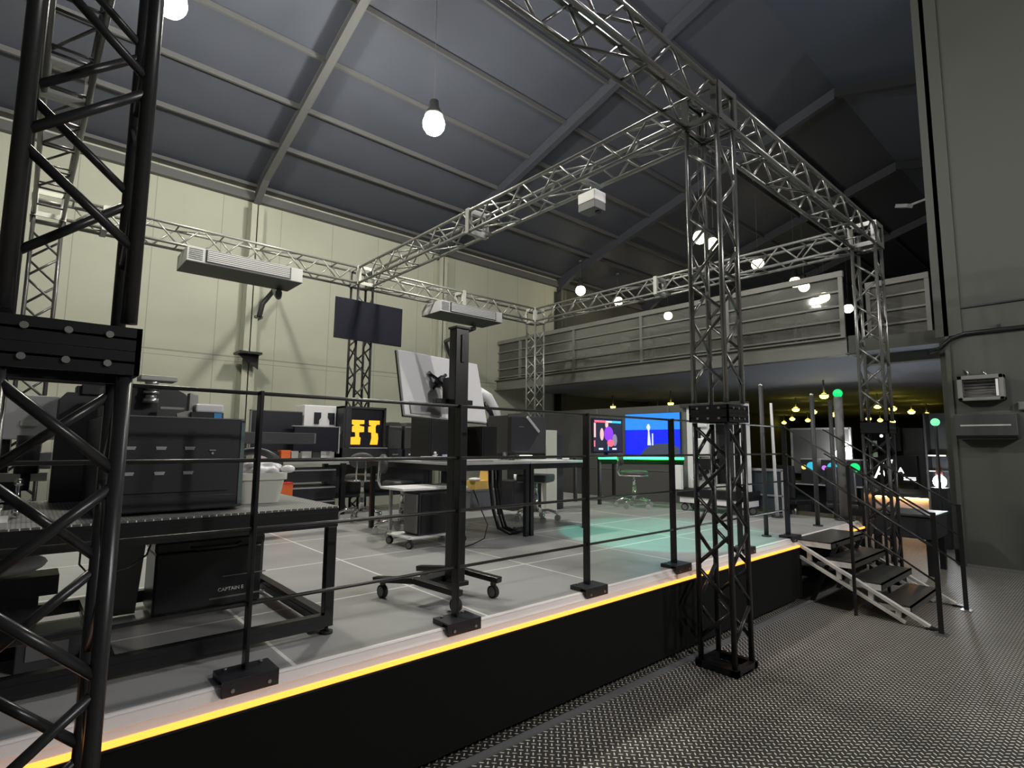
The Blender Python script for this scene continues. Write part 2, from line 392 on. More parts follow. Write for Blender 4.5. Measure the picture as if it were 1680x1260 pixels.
def tower(cx, cy, label, z0=0.0, low=TRUSSD, high=None, up_nodes=(0.12, 0.257, 7), up_phase=0):
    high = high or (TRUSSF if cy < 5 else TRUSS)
    r = thing('truss_tower', label, 'truss', (cx, cy, z0), 0, 'lattice towers of the truss frame')
    X = Vector((1, 0, 0)); Y = Vector((0, 1, 0)); e = 0.148
    mb = MB()
    for a in (-1, 1):
        mb.box(cx - e, cx + e, cy + a * e - 0.022 - a * 0.022, cy + a * e + 0.022 - a * 0.022, z0, z0 + 0.045)
        mb.box(cx + a * e - 0.022 - a * 0.022, cx + a * e + 0.022 - a * 0.022, cy - e, cy + e, z0, z0 + 0.0449)
    mb.box(cx - 0.07, cx + 0.07, cy - e, cy + e, z0, z0 + 0.012)
    obj('base_frame', mb, BLACK, r)
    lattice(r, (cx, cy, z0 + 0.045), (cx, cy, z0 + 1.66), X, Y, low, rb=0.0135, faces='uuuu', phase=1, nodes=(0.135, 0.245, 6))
    mb = MB()
    for z, h in ((1.665, 0.0595), (1.726, 0.0595)):                # two bolted square collars
        for a in (-1, 1):
            mb.box(cx - e, cx + e, cy + a * e - 0.006 - a * 0.006, cy + a * e + 0.006 - a * 0.006, z0 + z, z0 + z + h)
            mb.box(cx + a * e - 0.006 - a * 0.006, cx + a * e + 0.006 - a * 0.006, cy - e, cy + e, z0 + z, z0 + z + h)
        mb.box(cx - e, cx + e, cy - e, cy - e + 0.05, z0 + z + 0.028, z0 + z + 0.034).box(cx - e, cx + e, cy + e - 0.05, cy + e, z0 + z + 0.028, z0 + z + 0.034)
    c = obj('collar', mb, BLACK, r)
    if cy < 3 and cx < 5:
        for z in (1.69, 1.762):
            for t in (-0.08, 0.0, 0.08):
                obj('bolt', MB().cyl((cx + t, cy - e, z0 + z), (cx + t, cy - e - 0.007, z0 + z), 0.0085, n=10), STEEL, c)
                obj('bolt', MB().cyl((cx - e, cy + t, z0 + z), (cx - e - 0.007, cy + t, z0 + z), 0.0085, n=10), STEEL, c)
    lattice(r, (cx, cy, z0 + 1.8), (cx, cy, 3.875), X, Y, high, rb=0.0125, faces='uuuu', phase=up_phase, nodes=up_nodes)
    return r
YF, YB = 1.96, 7.71; X1, X2, X3 = 0.06, 3.72, 7.43; ZB = 4.02
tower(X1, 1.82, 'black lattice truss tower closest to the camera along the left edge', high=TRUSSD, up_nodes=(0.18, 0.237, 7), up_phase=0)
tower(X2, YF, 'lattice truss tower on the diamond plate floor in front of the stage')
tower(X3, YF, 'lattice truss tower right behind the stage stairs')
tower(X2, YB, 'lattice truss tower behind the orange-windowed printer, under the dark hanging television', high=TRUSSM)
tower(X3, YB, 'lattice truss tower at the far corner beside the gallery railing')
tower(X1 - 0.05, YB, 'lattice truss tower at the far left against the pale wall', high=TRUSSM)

def corner(cx, cy, label):
    r = thing('truss_corner_block', label, 'truss', (cx, cy, ZB - 0.145), 0, 'corner blocks of the truss frame')
    e = 0.145; w = 0.03
    mb = MB()
    for sx in (-1, 1):
        for sy in (-1, 1):
            mb.cyl((cx + sx * HS, cy + sy * HS, ZB - e), (cx + sx * HS, cy + sy * HS, ZB + e), 0.0185)
    for sz in (-1, 1):
        for s1 in (-1, 1):
            mb.cyl((cx - e, cy + s1 * HS, ZB + sz * HS), (cx + e, cy + s1 * HS, ZB + sz * HS), 0.0185)
            mb.cyl((cx + s1 * HS, cy - e, ZB + sz * HS), (cx + s1 * HS, cy + e, ZB + sz * HS), 0.0185)
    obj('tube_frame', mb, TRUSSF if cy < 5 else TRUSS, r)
    for nm, vec in (('side_plate', (-1, 0)), ('side_plate', (1, 0)), ('side_plate', (0, -1)), ('side_plate', (0, 1))):
        mb = MB(); px, py = cx + vec[0] * e, cy + vec[1] * e
        for s1 in (-1, 1):
            if vec[0]: mb.box(px - 0.006, px + 0.006, cy + s1 * 0.115 - 0.022, cy + s1 * 0.115 + 0.022, ZB - e, ZB + e)
            else: mb.box(cx + s1 * 0.115 - 0.022, cx + s1 * 0.115 + 0.022, py - 0.006, py + 0.006, ZB - e, ZB + e)
        for s1 in (-1, 1):
            if vec[0]: mb.box(px - 0.0055, px + 0.0055, cy - 0.115, cy + 0.115, ZB + s1 * 0.12 - 0.025, ZB + s1 * 0.12 + 0.025)
            else: mb.box(cx - 0.115, cx + 0.115, py - 0.0055, py + 0.0055, ZB + s1 * 0.12 - 0.025, ZB + s1 * 0.12 + 0.025)
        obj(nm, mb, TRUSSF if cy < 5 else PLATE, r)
    return r
for cx, cy, l in ((X1, YF, 'square corner block of the truss frame above the nearest tower'),
                  (X2, YF, 'square truss corner block atop the tower in front of the stage'),
                  (X3, YF, 'square truss corner block atop the tower by the stairs'),
                  (X2, YB, 'square truss corner block above the dark hanging television'),
                  (X3, YB, 'square truss corner block at the far corner by the gallery'),
                  (X1 - 0.05, YB, 'square truss corner block at the far left by the pale wall')): corner(cx, cy, l)

def beam(A, B, label, joints, bm=None):
    A = Vector(A); B = Vector(B); d = (B - A).normalized(); A = A + d * 0.15; B = B - d * 0.15
    r = thing('truss_beam', label, 'truss', tuple((A + B) / 2 - Vector((0, 0, HS))), 0, 'horizontal beams of the truss frame')
    side = Vector((d.y, -d.x, 0)); side = Vector((abs(side.x), abs(side.y), 0)); up = Vector((0, 0, 1))
    lattice(r, A, B, side, up, bm or TRUSS, faces=('u', 'u', 'v', 'v'))
    for t in joints:
        c = A + (B - A) * t; e = 0.145; mb = MB()
        for s1 in (-1, 1):
            mb.bar(c + side * (s1 * HS) - up * e, c + side * (s1 * HS) + up * e, 0.055, 0.06, up=tuple(d))
            mb.bar(c + up * (s1 * HS) - side * e, c + up * (s1 * HS) + side * e, 0.055, 0.055, up=tuple(d))
        obj('joint_plate', mb, mat('joint_grey', (0.38, 0.38, 0.36), 0.5), r)
    return r
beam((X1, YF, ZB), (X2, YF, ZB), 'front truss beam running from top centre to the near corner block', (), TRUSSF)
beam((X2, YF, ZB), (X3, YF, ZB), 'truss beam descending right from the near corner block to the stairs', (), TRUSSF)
beam((X1 - 0.05, YB, ZB), (X2, YB, ZB), 'truss beam along the pale wall at left, carrying the left-hand air unit', (0.1,))
beam((X2, YB, ZB), (X3, YB, ZB), 'truss beam along the pale wall right of the hanging television', (0.5,))
beam((X1, YF, ZB), (X1 - 0.05, YB, ZB), 'truss beam at far left, seen end-on behind the nearest tower', (0.5,), TRUSSM)
beam((X2, YF, ZB), (X2, YB, ZB), 'middle truss beam crossing the stage with the white projector under it', (0.5,))
beam((X3, YF, ZB), (X3, YB, ZB), 'truss beam crossing in front of the gallery railing', (0.5,))

# ------------------------------------------------------------------ stage platform, LED edge, railing
SX0, SX1, SY0, SY1 = -3.31, 7.69, 2.3, 7.3
st = thing('stage_platform', 'low black-skirted stage with grey grid floor and amber LED edge', 'stage', (2.2, 4.8, 0))
obj('deck_floor', bx(SX0, SX1, SY0 + 0.012, SY1, 0.55, DECK), DECKM, st)
PY, PZ = 2.24, 0.545
def slope_strip(t0, t1, lift, a=SX0, b=SX1):
    y0, z0 = PY + (SY0 - PY) * t0, PZ + (DECK - PZ) * t0; y1, z1 = PY + (SY0 - PY) * t1, PZ + (DECK - PZ) * t1
    return MB().prism([(y0, z0), (y1, z1), (y1 - lift, z1 + lift), (y0 - lift, z0 + lift)], (a, 0, 0), (0, 1, 0), (0, 0, 1), (b - a, 0, 0))
mb = MB().prism([(PY, PZ - 0.03), (PY, PZ), (SY0, DECK), (SY0 + 0.012, DECK), (SY0 + 0.012, PZ - 0.03)], (SX0, 0, 0), (0, 1, 0), (0, 0, 1), (SX1 - SX0, 0, 0))
obj('edge_profile', mb, ALUGLOW, st)
e1 = slope_strip(0.36, 0.42, 0.004); obj('edge_rib', e1, WHITE, st); obj('edge_rib', slope_strip(0.86, 0.94, 0.003), WHITE, st)
obj('side_profile', MB().box(SX1, SX1 + 0.011, SY0, SY1, 0.53, DECK), ALUGLOW, st)
for a, b in ((SX0, 5.765), (6.8, SX1)):
    obj('led_strip', MB().box(a, b, PY - 0.014, PY - 0.002, 0.528, 0.547), LEDY, st)
    obj('led_lip', MB().box(a, b, PY - 0.016, PY, 0.518, 0.527), BLACK, st)
obj('skirt', bx(SX0, 5.765, PY - 0.008, PY - 0.002, 0.06, 0.518), FABRIC, st); obj('skirt', bx(6.78, SX1, PY - 0.008, PY - 0.002, 0.06, 0.518), FABRIC, st)
obj('skirt', MB().box(SX1 + 0.001, SX1 + 0.006, SY0, SY1, 0.05, 0.54), FABRIC, st); obj('skirt', MB().box(SX0, SX1, SY1, SY1 + 0.005, 0.05, 0.55), FABRIC, st)
for i in range(10):
    for yy in (2.36, 7.2):
        x = SX0 + 0.1 + i * 1.0 if i < 9 else 5.72
        mb = MB().cyl((x, yy, 0), (x, yy, 0.03), 0.04).cyl((x, yy, 0.03), (x, yy, 0.55), 0.02)
        obj('foot', mb, STEEL, st)
for x in (5.8, 6.8): obj('side_brace', MB().bar((x, 2.33, 0.52), (x + 0.25, 2.6, 0.12), 0.03), mat('rusty_steel', (0.28, 0.11, 0.07), 0.6), st)
obj('floor_strip', bx(0.5, 6.6, 2.17, 2.215, 0.0, 0.012), GREY).update_tag()
tag(bpy.data.objects['floor_strip'], 'thin grey edging strip along the bottom of the black skirt', 'edging')

rl = thing('stage_railing', 'black post and wire railing along the front of the stage', 'railing', (2.7, 2.345, DECK))
YR = 2.345
for x in (-1.33, -0.3, 0.71, 1.705, 2.72, 3.71, 4.765, 5.765):
    p = obj('post', bx(x - 0.007, x + 0.007, YR - 0.024, YR + 0.024, DECK + 0.006, 1.705), BLACK, rl, 0.002)
    b = obj('bracket', MB().box(x - 0.1, x + 0.1, 2.258, 2.266, 0.572, 0.622).box(x - 0.1, x + 0.1, 2.258, YR + 0.05, 0.6225, 0.63).box(x - 0.1, x + 0.1, 2.31, YR + 0.05, DECK, 0.6225), DARK, p)
    for s in (-0.065, 0.065):
        obj('bolt', MB().cyl((x + s, 2.252, 0.592), (x + s, 2.258, 0.592), 0.007, n=8), STEEL, p); obj('bolt', MB().cyl((x + s, YR + 0.025, 0.63), (x + s, YR + 0.025, 0.638), 0.008, n=8), STEEL, p)
WIRE = mat('grey_wire', (0.035, 0.035, 0.035), 0.3, 0.3)
for z in (1.695, 1.425, 1.155, 0.87): obj('wire', MB().cyl((-3.3, YR, z), (5.765, YR, z), 0.008, n=8), WIRE, rl)

# ------------------------------------------------------------------ stairs
sr = thing('stage_stairs', 'short diamond plate stairs with white side rails down from the stage', 'stairs', (6.27, 1.75, 0))
for (yf, yb, z) in ((1.955, 2.29, 0.6), (1.775, 2.03, 0.45), (1.565, 1.82, 0.3), (1.36, 1.61, 0.15)):
    t = obj('tread', MB().box(5.78, 6.75, yf, yb, z - 0.012, z).box(5.78, 6.75, yf, yf + 0.012, z - 0.055, z), TPLATE, sr)
    for xa in (5.766, 6.751): obj('tread_bracket', bx(xa, xa + 0.013, yf + 0.01, yb, z - 0.06, z - 0.015), STRUT, t)
for x in (5.755, 6.775):
    obj('stringer', MB().bar((x, 2.31, 0.585), (x, 1.235, 0.022), 0.025, 0.052, up=(1, 0, 0)), STRUT, sr)
    obj('stringer', MB().bar((x, 2.30, 0.47), (x, 1.40, 0.018), 0.025, 0.05, up=(1, 0, 0)), STRUT, sr)
    obj('stringer_foot', MB().box(x - 0.03, x + 0.03, 1.17, 1.26, 0, 0.02), BLACK, sr)
mb = MB()
for yy, zz in ((2.15, 0.45), (1.9, 0.32), (1.65, 0.19), (1.45, 0.09)): mb.box(5.742, 5.768, yy - 0.02, yy + 0.02, zz - 0.035, zz + 0.045)
obj('link_plate', mb, STRUT, sr)
obj('under_frame', MB().bar((5.9, 2.2, 0.0), (5.9, 1.95, 0.58), 0.035).bar((6.6, 2.2, 0.0), (6.6, 1.95, 0.58), 0.035).bar((5.9, 1.75, 0.05), (6.6, 1.75, 0.05), 0.03), DARK, sr)

r2 = thing('stair_railing', 'black wire handrails with thin posts on both sides of the stairs', 'railing', (6.25, 1.7, 0))
for x, xb in ((5.745, 5.66), (6.79, 6.66)):
    obj('post', MB().box(xb - 0.007, xb + 0.007, 1.122, 1.158, 0.012, 0.97), BLACK, r2)
    obj('post_foot', bx(xb - 0.05, xb + 0.05, 1.1, 1.18, 0, 0.012), STEEL, r2)
    for z in (1.695, 1.425, 1.155): obj('wire', MB().cyl((x, 2.33, z), (xb, 1.14, z - 0.75), 0.0085, n=8), WIRE, r2)
    xm = (x + xb) / 2
    obj('post', MB().box(xm - 0.012, xm + 0.012, 1.75, 1.774, 0.0, 1.33), BLACK, r2)

def pole(x, y, z0, h, r, label, cap, grp='tall dark poles by the stairs'):
    t = thing('marker_pole', label, 'pole', (x, y, z0), 0, grp)
    obj('shaft', MB().cyl((x, y, z0 + 0.012), (x, y, z0 + h), r, n=14), DARK2 if r < 0.04 else GREY, t)
    obj('foot_plate', MB().cyl((x, y, z0), (x, y, z0 + 0.012), r * 2.2, n=16), DARK, t)
    obj('cap', cap[0], cap[1], t)
pole(5.63, 2.5, DECK, 1.5, 0.021, 'slim dark pole on the stage corner left of the stairs', (MB().ball((5.63, 2.5, 2.12), 0.022), STEEL))
pole(6.84, 2.45, DECK, 1.48, 0.024, 'slim dark pole on the stage at the right of the stairs', (MB().ball((6.84, 2.45, 2.1), 0.024), STEEL))
pole(7.62, 2.42, DECK, 1.52, 0.05, 'thick grey pole with a green light on top', (MB().ball((7.62, 2.42, 2.17), 0.055), GREENB))

# ------------------------------------------------------------------ workbench on the stage and what stands on it
BT = 1.195
wb = thing('workbench', 'low black profile workbench with diamond plate top behind the nearest tower', 'workbench', (-0.2, 3.1, DECK))
obj('top_plate', bx(-1.6, 1.165, 2.57, 3.66, 1.187, BT), BPLATE, wb)
def profile(p, q, w, h):                                       # slotted aluminium profile
    mb = MB().bar(p, q, w, h); P = Vector(p); Q = Vector(q); d = (Q - P).normalized()
    s = d.cross(Vector((0, 0, 1))) if abs(d.z) < .9 else Vector((1, 0, 0))
    for k in (-0.25, 0.25) if h > w * 1.4 else (0,):
        o = Vector((0, 0, k * h)) if abs(d.z) < .9 else Vector((0, 0, 0))
        for sg in (-1, 1): mb.bar(P + o + s * (sg * (w / 2 + 0.001)), Q + o + s * (sg * (w / 2 + 0.001)), 0.004, 0.012)
    return mb
for y in (2.595, 3.635): obj('apron', profile((-1.6, y, 1.142), (1.165, y, 1.142), 0.045, 0.088), BLACK, wb)
obj('apron', profile((1.14, 2.6, 1.142), (1.14, 3.63, 1.142), 0.045, 0.088), BLACK, wb)
for x in (-1.55, -0.25, 1.14):
    for y in (2.595, 3.635):
        if x == -0.25 and y < 3: continue
        l = obj('leg', bx(x - 0.0225, x + 0.0225, y - 0.0225, y + 0.0225, 0.64, 1.1), BLACK, wb, 0.003)
        obj('leveling_foot', MB().cyl((x, y, DECK), (x, y, DECK + 0.012), 0.03).cyl((x, y, DECK + 0.012), (x, y, 0.64), 0.009), RUBBER, l)
for y in (2.595, 3.635): obj('lower_rail', profile((-1.55, y, 0.665), (1.12, y, 0.665), 0.045, 0.06), BLACK, wb)
for x in (0.3, 1.14): obj('lower_rail', profile((x, 2.61, 0.665), (x, 3.62, 0.665), 0.045, 0.06), BLACK, wb)

mp = thing('uv_printer', 'large dark flatbed printer with rows of small slots on the workbench', 'printer', (0.5, 3.05, BT))
mb = MB(); mb.prism([(0.23, 2.7), (0.735, 2.7), (0.768, 2.735), (0.768, 3.44), (0.23, 3.44)], (0, 0, BT + 0.012), (1, 0, 0), (0, 1, 0), (0, 0, 1.598 - BT - 0.012))
obj('cabinet', mb, DARK, mp, 0.004)
obj('front_panel', MB().box(0.26, 0.70, 2.692, 2.7, 1.285, 1.565), DARK, mp, 0.002)
obj('drawer_front', MB().box(0.24, 0.73, 2.694, 2.7, 1.212, 1.268), DARK, mp, 0.002)
for zz in (1.473, 1.418, 1.369):
    for xx in (0.325, 0.432, 0.537):
        obj('slot', MB().box(xx - 0.019, xx + 0.019, 2.685, 2.692, zz - 0.003, zz + 0.003).box(xx - 0.017, xx + 0.017, 2.688, 2.6925, zz - 0.01, zz - 0.003), LGREY, mp)
obj('latch', MB().box(0.613, 0.638, 2.684, 2.692, 1.459, 1.463).cyl((0.626, 2.686, 1.448), (0.626, 2.692, 1.448), 0.005), LGREY, mp)
obj('side_door', MB().prism([(0.737, 2.703), (0.764, 2.733)], (0, 0, 0), (1, 0, 0), (0, 1, 0), (0, 0, 0)) if False else MB().bar((0.752, 2.714, 1.22), (0.752, 2.714, 1.585), 0.03, 0.004, up=(0.7, -0.7, 0)), mat('teal_grey_panel', (0.09, 0.12, 0.12), 0.4), mp)
obj('top_lip', bx(0.23, 0.75, 2.698, 2.712, 1.598, 1.603), GREY, mp)
for x in (0.28, 0.68): obj('foot', MB().cyl((x, 2.8, BT), (x, 2.8, BT + 0.013), 0.025).cyl((x, 3.4, BT), (x, 3.4, BT + 0.013), 0.025), RUBBER, mp)
# gantry and head carriage on top of the printer (parts of it)
gt = obj('gantry', MB().box(0.24, 0.44, 2.9, 3.1, 1.6, 1.735), DARK, mp, 0.004)
mb = MB(); mb.prism([(0.3, 1.6), (0.66, 1.6), (0.66, 1.655), (0.585, 1.735), (0.53, 1.765), (0.3, 1.775)], (0, 3.12, 0), (1, 0, 0), (0, 0, 1), (0, 0.2, 0))
obj('cowl', mb, DARK2, mp, 0.004)
mb = MB()
for i, (r, h) in enumerate(((0.03, 0.02), (0.022, 0.016), (0.03, 0.012), (0.022, 0.02), (0.026, 0.014))):
    z = 1.665 + i * 0.02; mb.cyl((0.405, 2.86, z), (0.405, 2.86, z + h), r, n=14)
obj('pulley_stack', mb, STEEL, mp)
obj('carriage_cover', MB().box(0.36, 0.5, 2.84, 2.96, 1.765, 1.787), PLATE, mp, 0.003)
obj('rail', MB().box(0.44, 0.56, 2.83, 2.85, 1.64, 1.65), STEEL, mp)
obj('head_bracket', MB().box(0.545, 0.56, 2.8, 2.86, 1.61, 1.715).box(0.56, 0.585, 2.83, 2.86, 1.66, 1.71).bar((0.5, 2.8, 1.606), (0.56, 2.8, 1.625), 0.02, 0.03), STEEL, mp)
obj('filter_unit', MB().box(0.565, 0.68, 2.77, 2.88, 1.63, 1.667), WHITE, mp, 0.008)
obj('filter_base', MB().box(0.55, 0.68, 2.77, 2.88, 1.603, 1.63), DARK, mp)
obj('blue_sticker', bx(0.64, 0.672, 2.765, 2.77, 1.604, 1.628), BLUECARD, mp)

m2 = thing('engraving_machine', 'dark stepped engraving machine seen through the nearest tower', 'machine', (0.1, 3.4, BT))
mb = MB(); mb.prism([(0.115, BT), (0.36, BT), (0.36, 1.745), (0.305, 1.745), (0.29, 1.775), (0.18, 1.775), (0.18, 1.74), (0.145, 1.74), (0.115, 1.7)], (0, 3.52, 0), (1, 0, 0), (0, 0, 1), (0, 0.12, 0))
obj('housing', mb, DARK2, m2, 0.004)
mb = MB(); mb.prism([(0.2, 1.73), (0.35, 1.73), (0.35, 1.83), (0.26, 1.83), (0.2, 1.78)], (0, 3.5, 0), (1, 0, 0), (0, 0, 1), (0, 0.13, 0)); obj('hood', mb, DARK, m2, 0.004)
obj('bed_rail', MB().box(-1.1, 0.1, 3.54, 3.6, 1.3, 1.34), STEEL, m2)
obj('slot', bx(0.27, 0.30, 3.51, 3.52, 1.575, 1.58), LGREY, m2)
obj('spindle', MB().cyl((0.02, 3.5, 1.34), (0.02, 3.5, 1.52), 0.045).cyl((0.02, 3.5, 1.26), (0.02, 3.5, 1.34), 0.018), DARK, m2)
obj('motor_cover', MB().box(0.05, 0.11, 3.5, 3.56, 1.36, 1.44), LGREY, m2, 0.004)
mb = MB()
for i in range(5): obj('bed_support', bx(-1.05 + i * 0.24, -0.95 + i * 0.24, 3.53, 3.62, BT, 1.3), DARK, m2)

bxw = thing('control_cabinet', 'pale grey control cabinet at the far left above the workbench', 'cabinet', (-0.5, 3.95, DECK))
obj('body', MB().box(-1.2, 0.13, 3.78, 4.2, 1.5, 1.73), LGREY, bxw, 0.005)
obj('vent_label', MB().box(-0.02, 0.05, 3.775, 3.78, 1.57, 1.60), PLATE, bxw)
obj('stand', MB().box(-1.15, -0.05, 3.85, 4.15, DECK, 1.5), DARK, bxw)
vs_ = thing('machine_vise', 'shiny steel vise on the workbench at the left edge', 'vise', (-0.16, 2.95, BT))
obj('base', MB().box(-0.28, -0.04, 2.86, 3.04, BT, BT + 0.045), STEEL, vs_, 0.003)
obj('jaw', MB().box(-0.26, -0.2, 2.87, 3.03, BT + 0.045, BT + 0.13), CHROME, vs_, 0.004)
obj('jaw', MB().box(-0.13, -0.08, 2.87, 3.03, BT + 0.045, BT + 0.13), CHROME, vs_, 0.004)
obj('screw', MB().cyl((-0.2, 2.95, BT + 0.075), (0.01, 2.95, BT + 0.075), 0.014).cyl((0.0, 2.95, BT + 0.02), (0.0, 2.95, BT + 0.13), 0.009).ball((0.0, 2.95, BT + 0.135), 0.016).ball((0.0, 2.95, BT + 0.02), 0.016), CHROME, vs_)
rs = thing('ribbed_tray', 'pale ribbed tray on the workbench at the far left', 'tray', (-0.2, 2.72, BT))
obj('tray_base', bx(-0.4, -0.02, 2.6, 2.83, BT, BT + 0.02), LGREY, rs)
mb = MB()
for i in range(7): mb.box(-0.38 + i * 0.052, -0.355 + i * 0.052, 2.61, 2.82, BT + 0.02, BT + 0.045)
obj('ribs', mb, WHITE, rs)

bn = thing('plastic_bin', 'white translucent plastic bin stuffed with a bag on the workbench', 'bin', (0.91, 3.05, BT))
mb = MB(); n = 24
def rr(x0, x1, y0, y1, r, z):
    out = []
    for cx, cy, a0 in ((x1 - r, y1 - r, 0), (x0 + r, y1 - r, 90), (x0 + r, y0 + r, 180), (x1 - r, y0 + r, 270)):
        for k in range(7):
            a = math.radians(a0 + k * 15); out.append((cx + r * math.cos(a), cy + r * math.sin(a), z))
    return out
rings = [rr(0.81, 1.0, 2.9, 3.2, 0.03, BT + 0.001), rr(0.79, 1.02, 2.88, 3.22, 0.04, BT + 0.115), rr(0.78, 1.03, 2.87, 3.23, 0.04, BT + 0.116), rr(0.78, 1.03, 2.87, 3.23, 0.04, BT + 0.15), rr(0.8, 1.01, 2.89, 3.21, 0.04, BT + 0.15), rr(0.82, 0.99, 2.91, 3.19, 0.03, BT + 0.02)]
vs = [p for R_ in rings for p in R_]; q = 28
mb.add(vs, [(i * q + k, i * q + (k + 1) % q, (i + 1) * q + (k + 1) % q, (i + 1) * q + k) for i in range(5) for k in range(q)] + [tuple(range(q)), tuple(5 * q + k for k in range(q))], False)
obj('tub', mb, CREAM, bn)
random.seed(4)
bag = thing('plastic_bag', 'crumpled white plastic bag bulging over the rim of the bin', 'bag', (0.91, 3.05, BT + 0.1))
me = bmesh.new(); bmesh.ops.create_icosphere(me, subdivisions=4, radius=1)
for v in me.verts:
    f = 1 + 0.1 * math.sin(9 * v.co.x + 3 * v.co.y) + 0.08 * math.sin(13 * v.co.y + 5 * v.co.z) + random.uniform(-.03, .03)
    v.co = Vector((v.co.x * 0.125 * f, v.co.y * 0.17 * f, v.co.z * 0.055 * f + 0.055))
dm = bpy.data.meshes.new('bag'); me.to_mesh(dm); me.free()
bo = bpy.data.objects.new('bag_body', dm); COL.objects.link(bo); bo.parent = bag; dm.materials.append(WHITE); dm.polygons.foreach_set('use_smooth', [True] * len(dm.polygons))
obj('bag_tail', MB().ball((1.045, 2.94, BT + 0.165), 0.035, sz=0.6), WHITE, bag)
cl = thing('coiled_hose', 'thick dark hose arching over the white plastic bag', 'hose', (0.95, 3.1, BT + 0.15))
obj('hose', MB().tube([(0.8 + 0.26 * t, 3.12 + 0.05 * math.sin(6 * t), BT + 0.185 + 0.07 * math.sin(PI * t)) for t in [i / 12 for i in range(13)]], 0.02), DARK2, cl)

cb = thing('equipment_case', 'black equipment case with small white lettering under the workbench', 'case', (0.8, 3.45, DECK))
obj('body', bx(0.545, 1.06, 3.31, 3.58, DECK + 0.02, 0.93), BLACK, cb, 0.012)
obj('lid', MB().box(0.54, 1.07, 3.305, 3.585, 0.93, 0.985), BLACK, cb, 0.012)
obj('handle', MB().tube([(0.7, 3.31, 0.95), (0.72, 3.29, 0.94), (0.92, 3.29, 0.94), (0.94, 3.31, 0.95)], 0.008), DARK2, cb)
obj('trim_strip', MB().box(0.8, 1.08, 3.304, 3.31, 0.665, 0.672).box(0.86, 1.08, 3.304, 3.31, 0.775, 0.779), GREY, cb)
mb = MB()
for x in (0.6, 1.04):
    for y in (3.35, 3.54): mb.cyl((x, y, DECK), (x, y, DECK + 0.021), 0.02)
obj('feet', mb, RUBBER, cb)
text_mesh('CAPTAIN E', 0.026, 'lettering', WHITE, cb, (0.84, 3.308, 0.70), Matrix.Rotation(PI / 2, 4, 'X'))

# smaller things on the stage floor under the workbench, far left
t = thing('sewing_head', 'white rounded device with black motor under the workbench at left', 'device', (0.0, 3.15, DECK))
obj('body', MB().ball((0.0, 3.15, 0.98), 0.12, sz=0.35), WHITE, t)
obj('motor', MB().cyl((0.02, 3.12, 0.985), (0.02, 3.12, 1.08), 0.035), BLACK, t)
obj('stand', MB().box(-0.2, 0.16, 3.08, 3.24, 0.85, 0.93).box(-0.15, 0.1, 3.1, 3.2, DECK, 0.85), DARK, t)
t = thing('cable_loop', 'thin dark cable loop hanging under the workbench', 'cable', (0.22, 2.75, 1.0))
obj('cable', MB().tube([(0.2, 2.75, 1.1), (0.2, 2.75, 1.02), (0.23, 2.75, 0.98), (0.29, 2.75, 0.97), (0.36, 2.75, 0.985), (0.42, 2.75, 1.03), (0.44, 2.75, 1.1)], 0.004, n=6), DARK2, t)
t = thing('power_box', 'grey power box on the stage floor under the workbench', 'box', (0.13, 2.95, DECK))
obj('case', bx(0.04, 0.24, 2.9, 3.05, DECK, DECK + 0.14), DARK2, t, 0.004); obj('panel', bx(0.07, 0.2, 2.895, 2.9, DECK + 0.04, DECK + 0.1), GREY, t)
t = thing('tilted_panel', 'dark grey panel leaning under the workbench beside the case', 'panel', (0.5, 3.3, DECK))
obj('board', MB().bar((0.425, 3.5, DECK + 0.012), (0.43, 3.35, 1.0), 0.15, 0.015, up=(0, 1, 0.2)), GREY, t)

# ------------------------------------------------------------------ television cart and white display
ct = thing('tv_cart', 'black rolling television cart with tall column at the stage front', 'cart', (1.92, 2.72, DECK))
obj('column', MB().box(1.875, 1.97, 2.62, 2.69, 0.69, 2.185).box(1.91, 1.935, 2.612, 2.62, 1.98, 2.15), BLACK, ct, 0.006)
obj('column_cap', bx(1.868, 1.977, 2.612, 2.698, 2.185, 2.2), DARK2, ct, 0.004)
def leg_bar(x0, y0, x1, y1):
    a = Vector((x0, y0, 0.71)); b = Vector((x1, y1, 0.70)); m = (a + b) / 2; m.z = 0.735
    return MB().bar(a, m, 0.05, 0.032).bar(m, b, 0.05, 0.032)
obj('base_leg', leg_bar(1.79, 2.42, 1.62, 3.03), BLACK, ct, 0.004)
obj('base_leg', leg_bar(2.14, 2.51, 1.97, 3.12), BLACK, ct, 0.004)
obj('base_bar', MB().bar((1.70, 2.70, 0.73), (2.07, 2.78, 0.73), 0.09, 0.03).box(1.86, 1.985, 2.6, 2.76, 0.69, 0.715), BLACK, ct, 0.004)
def caster(x, y, par, z0=DECK, R=0.036, rz=0.4):
    a = Vector((math.cos(rz), math.sin(rz), 0)); c = Vector((x, y, z0 + R))
    w = obj('caster', MB().cyl(c - a * 0.014, c + a * 0.014, R, n=20), RUBBER, par)
    obj('wheel_disc', MB().cyl(c - a * 0.0155, c + a * 0.0155, R * 0.74, n=18), GREY, w)
    obj('fork', MB().box(x - 0.012, x + 0.012, y - 0.012, y + 0.012, z0 + 2 * R, 0.7 if z0 + 2 * R < 0.69 else z0 + 2 * R + 0.02), BLACK, w)
for x, y in ((1.80, 2.47), (1.635, 2.97), (2.125, 2.55), (1.985, 3.06)): caster(x, y, ct, rz=0.1)
obj('mount_arm', MB().box(1.79, 2.06, 2.69, 2.73, 1.735, 1.765).box(1.9, 1.95, 2.69, 2.79, 1.72, 1.9), BLACK, ct, 0.003)
TILT = Matrix.Translation((1.965, 2.88, 1.85)) @ Matrix.Rotation(math.radians(2.5), 4, 'Y') @ Matrix.Rotation(math.radians(-19), 4, 'X')
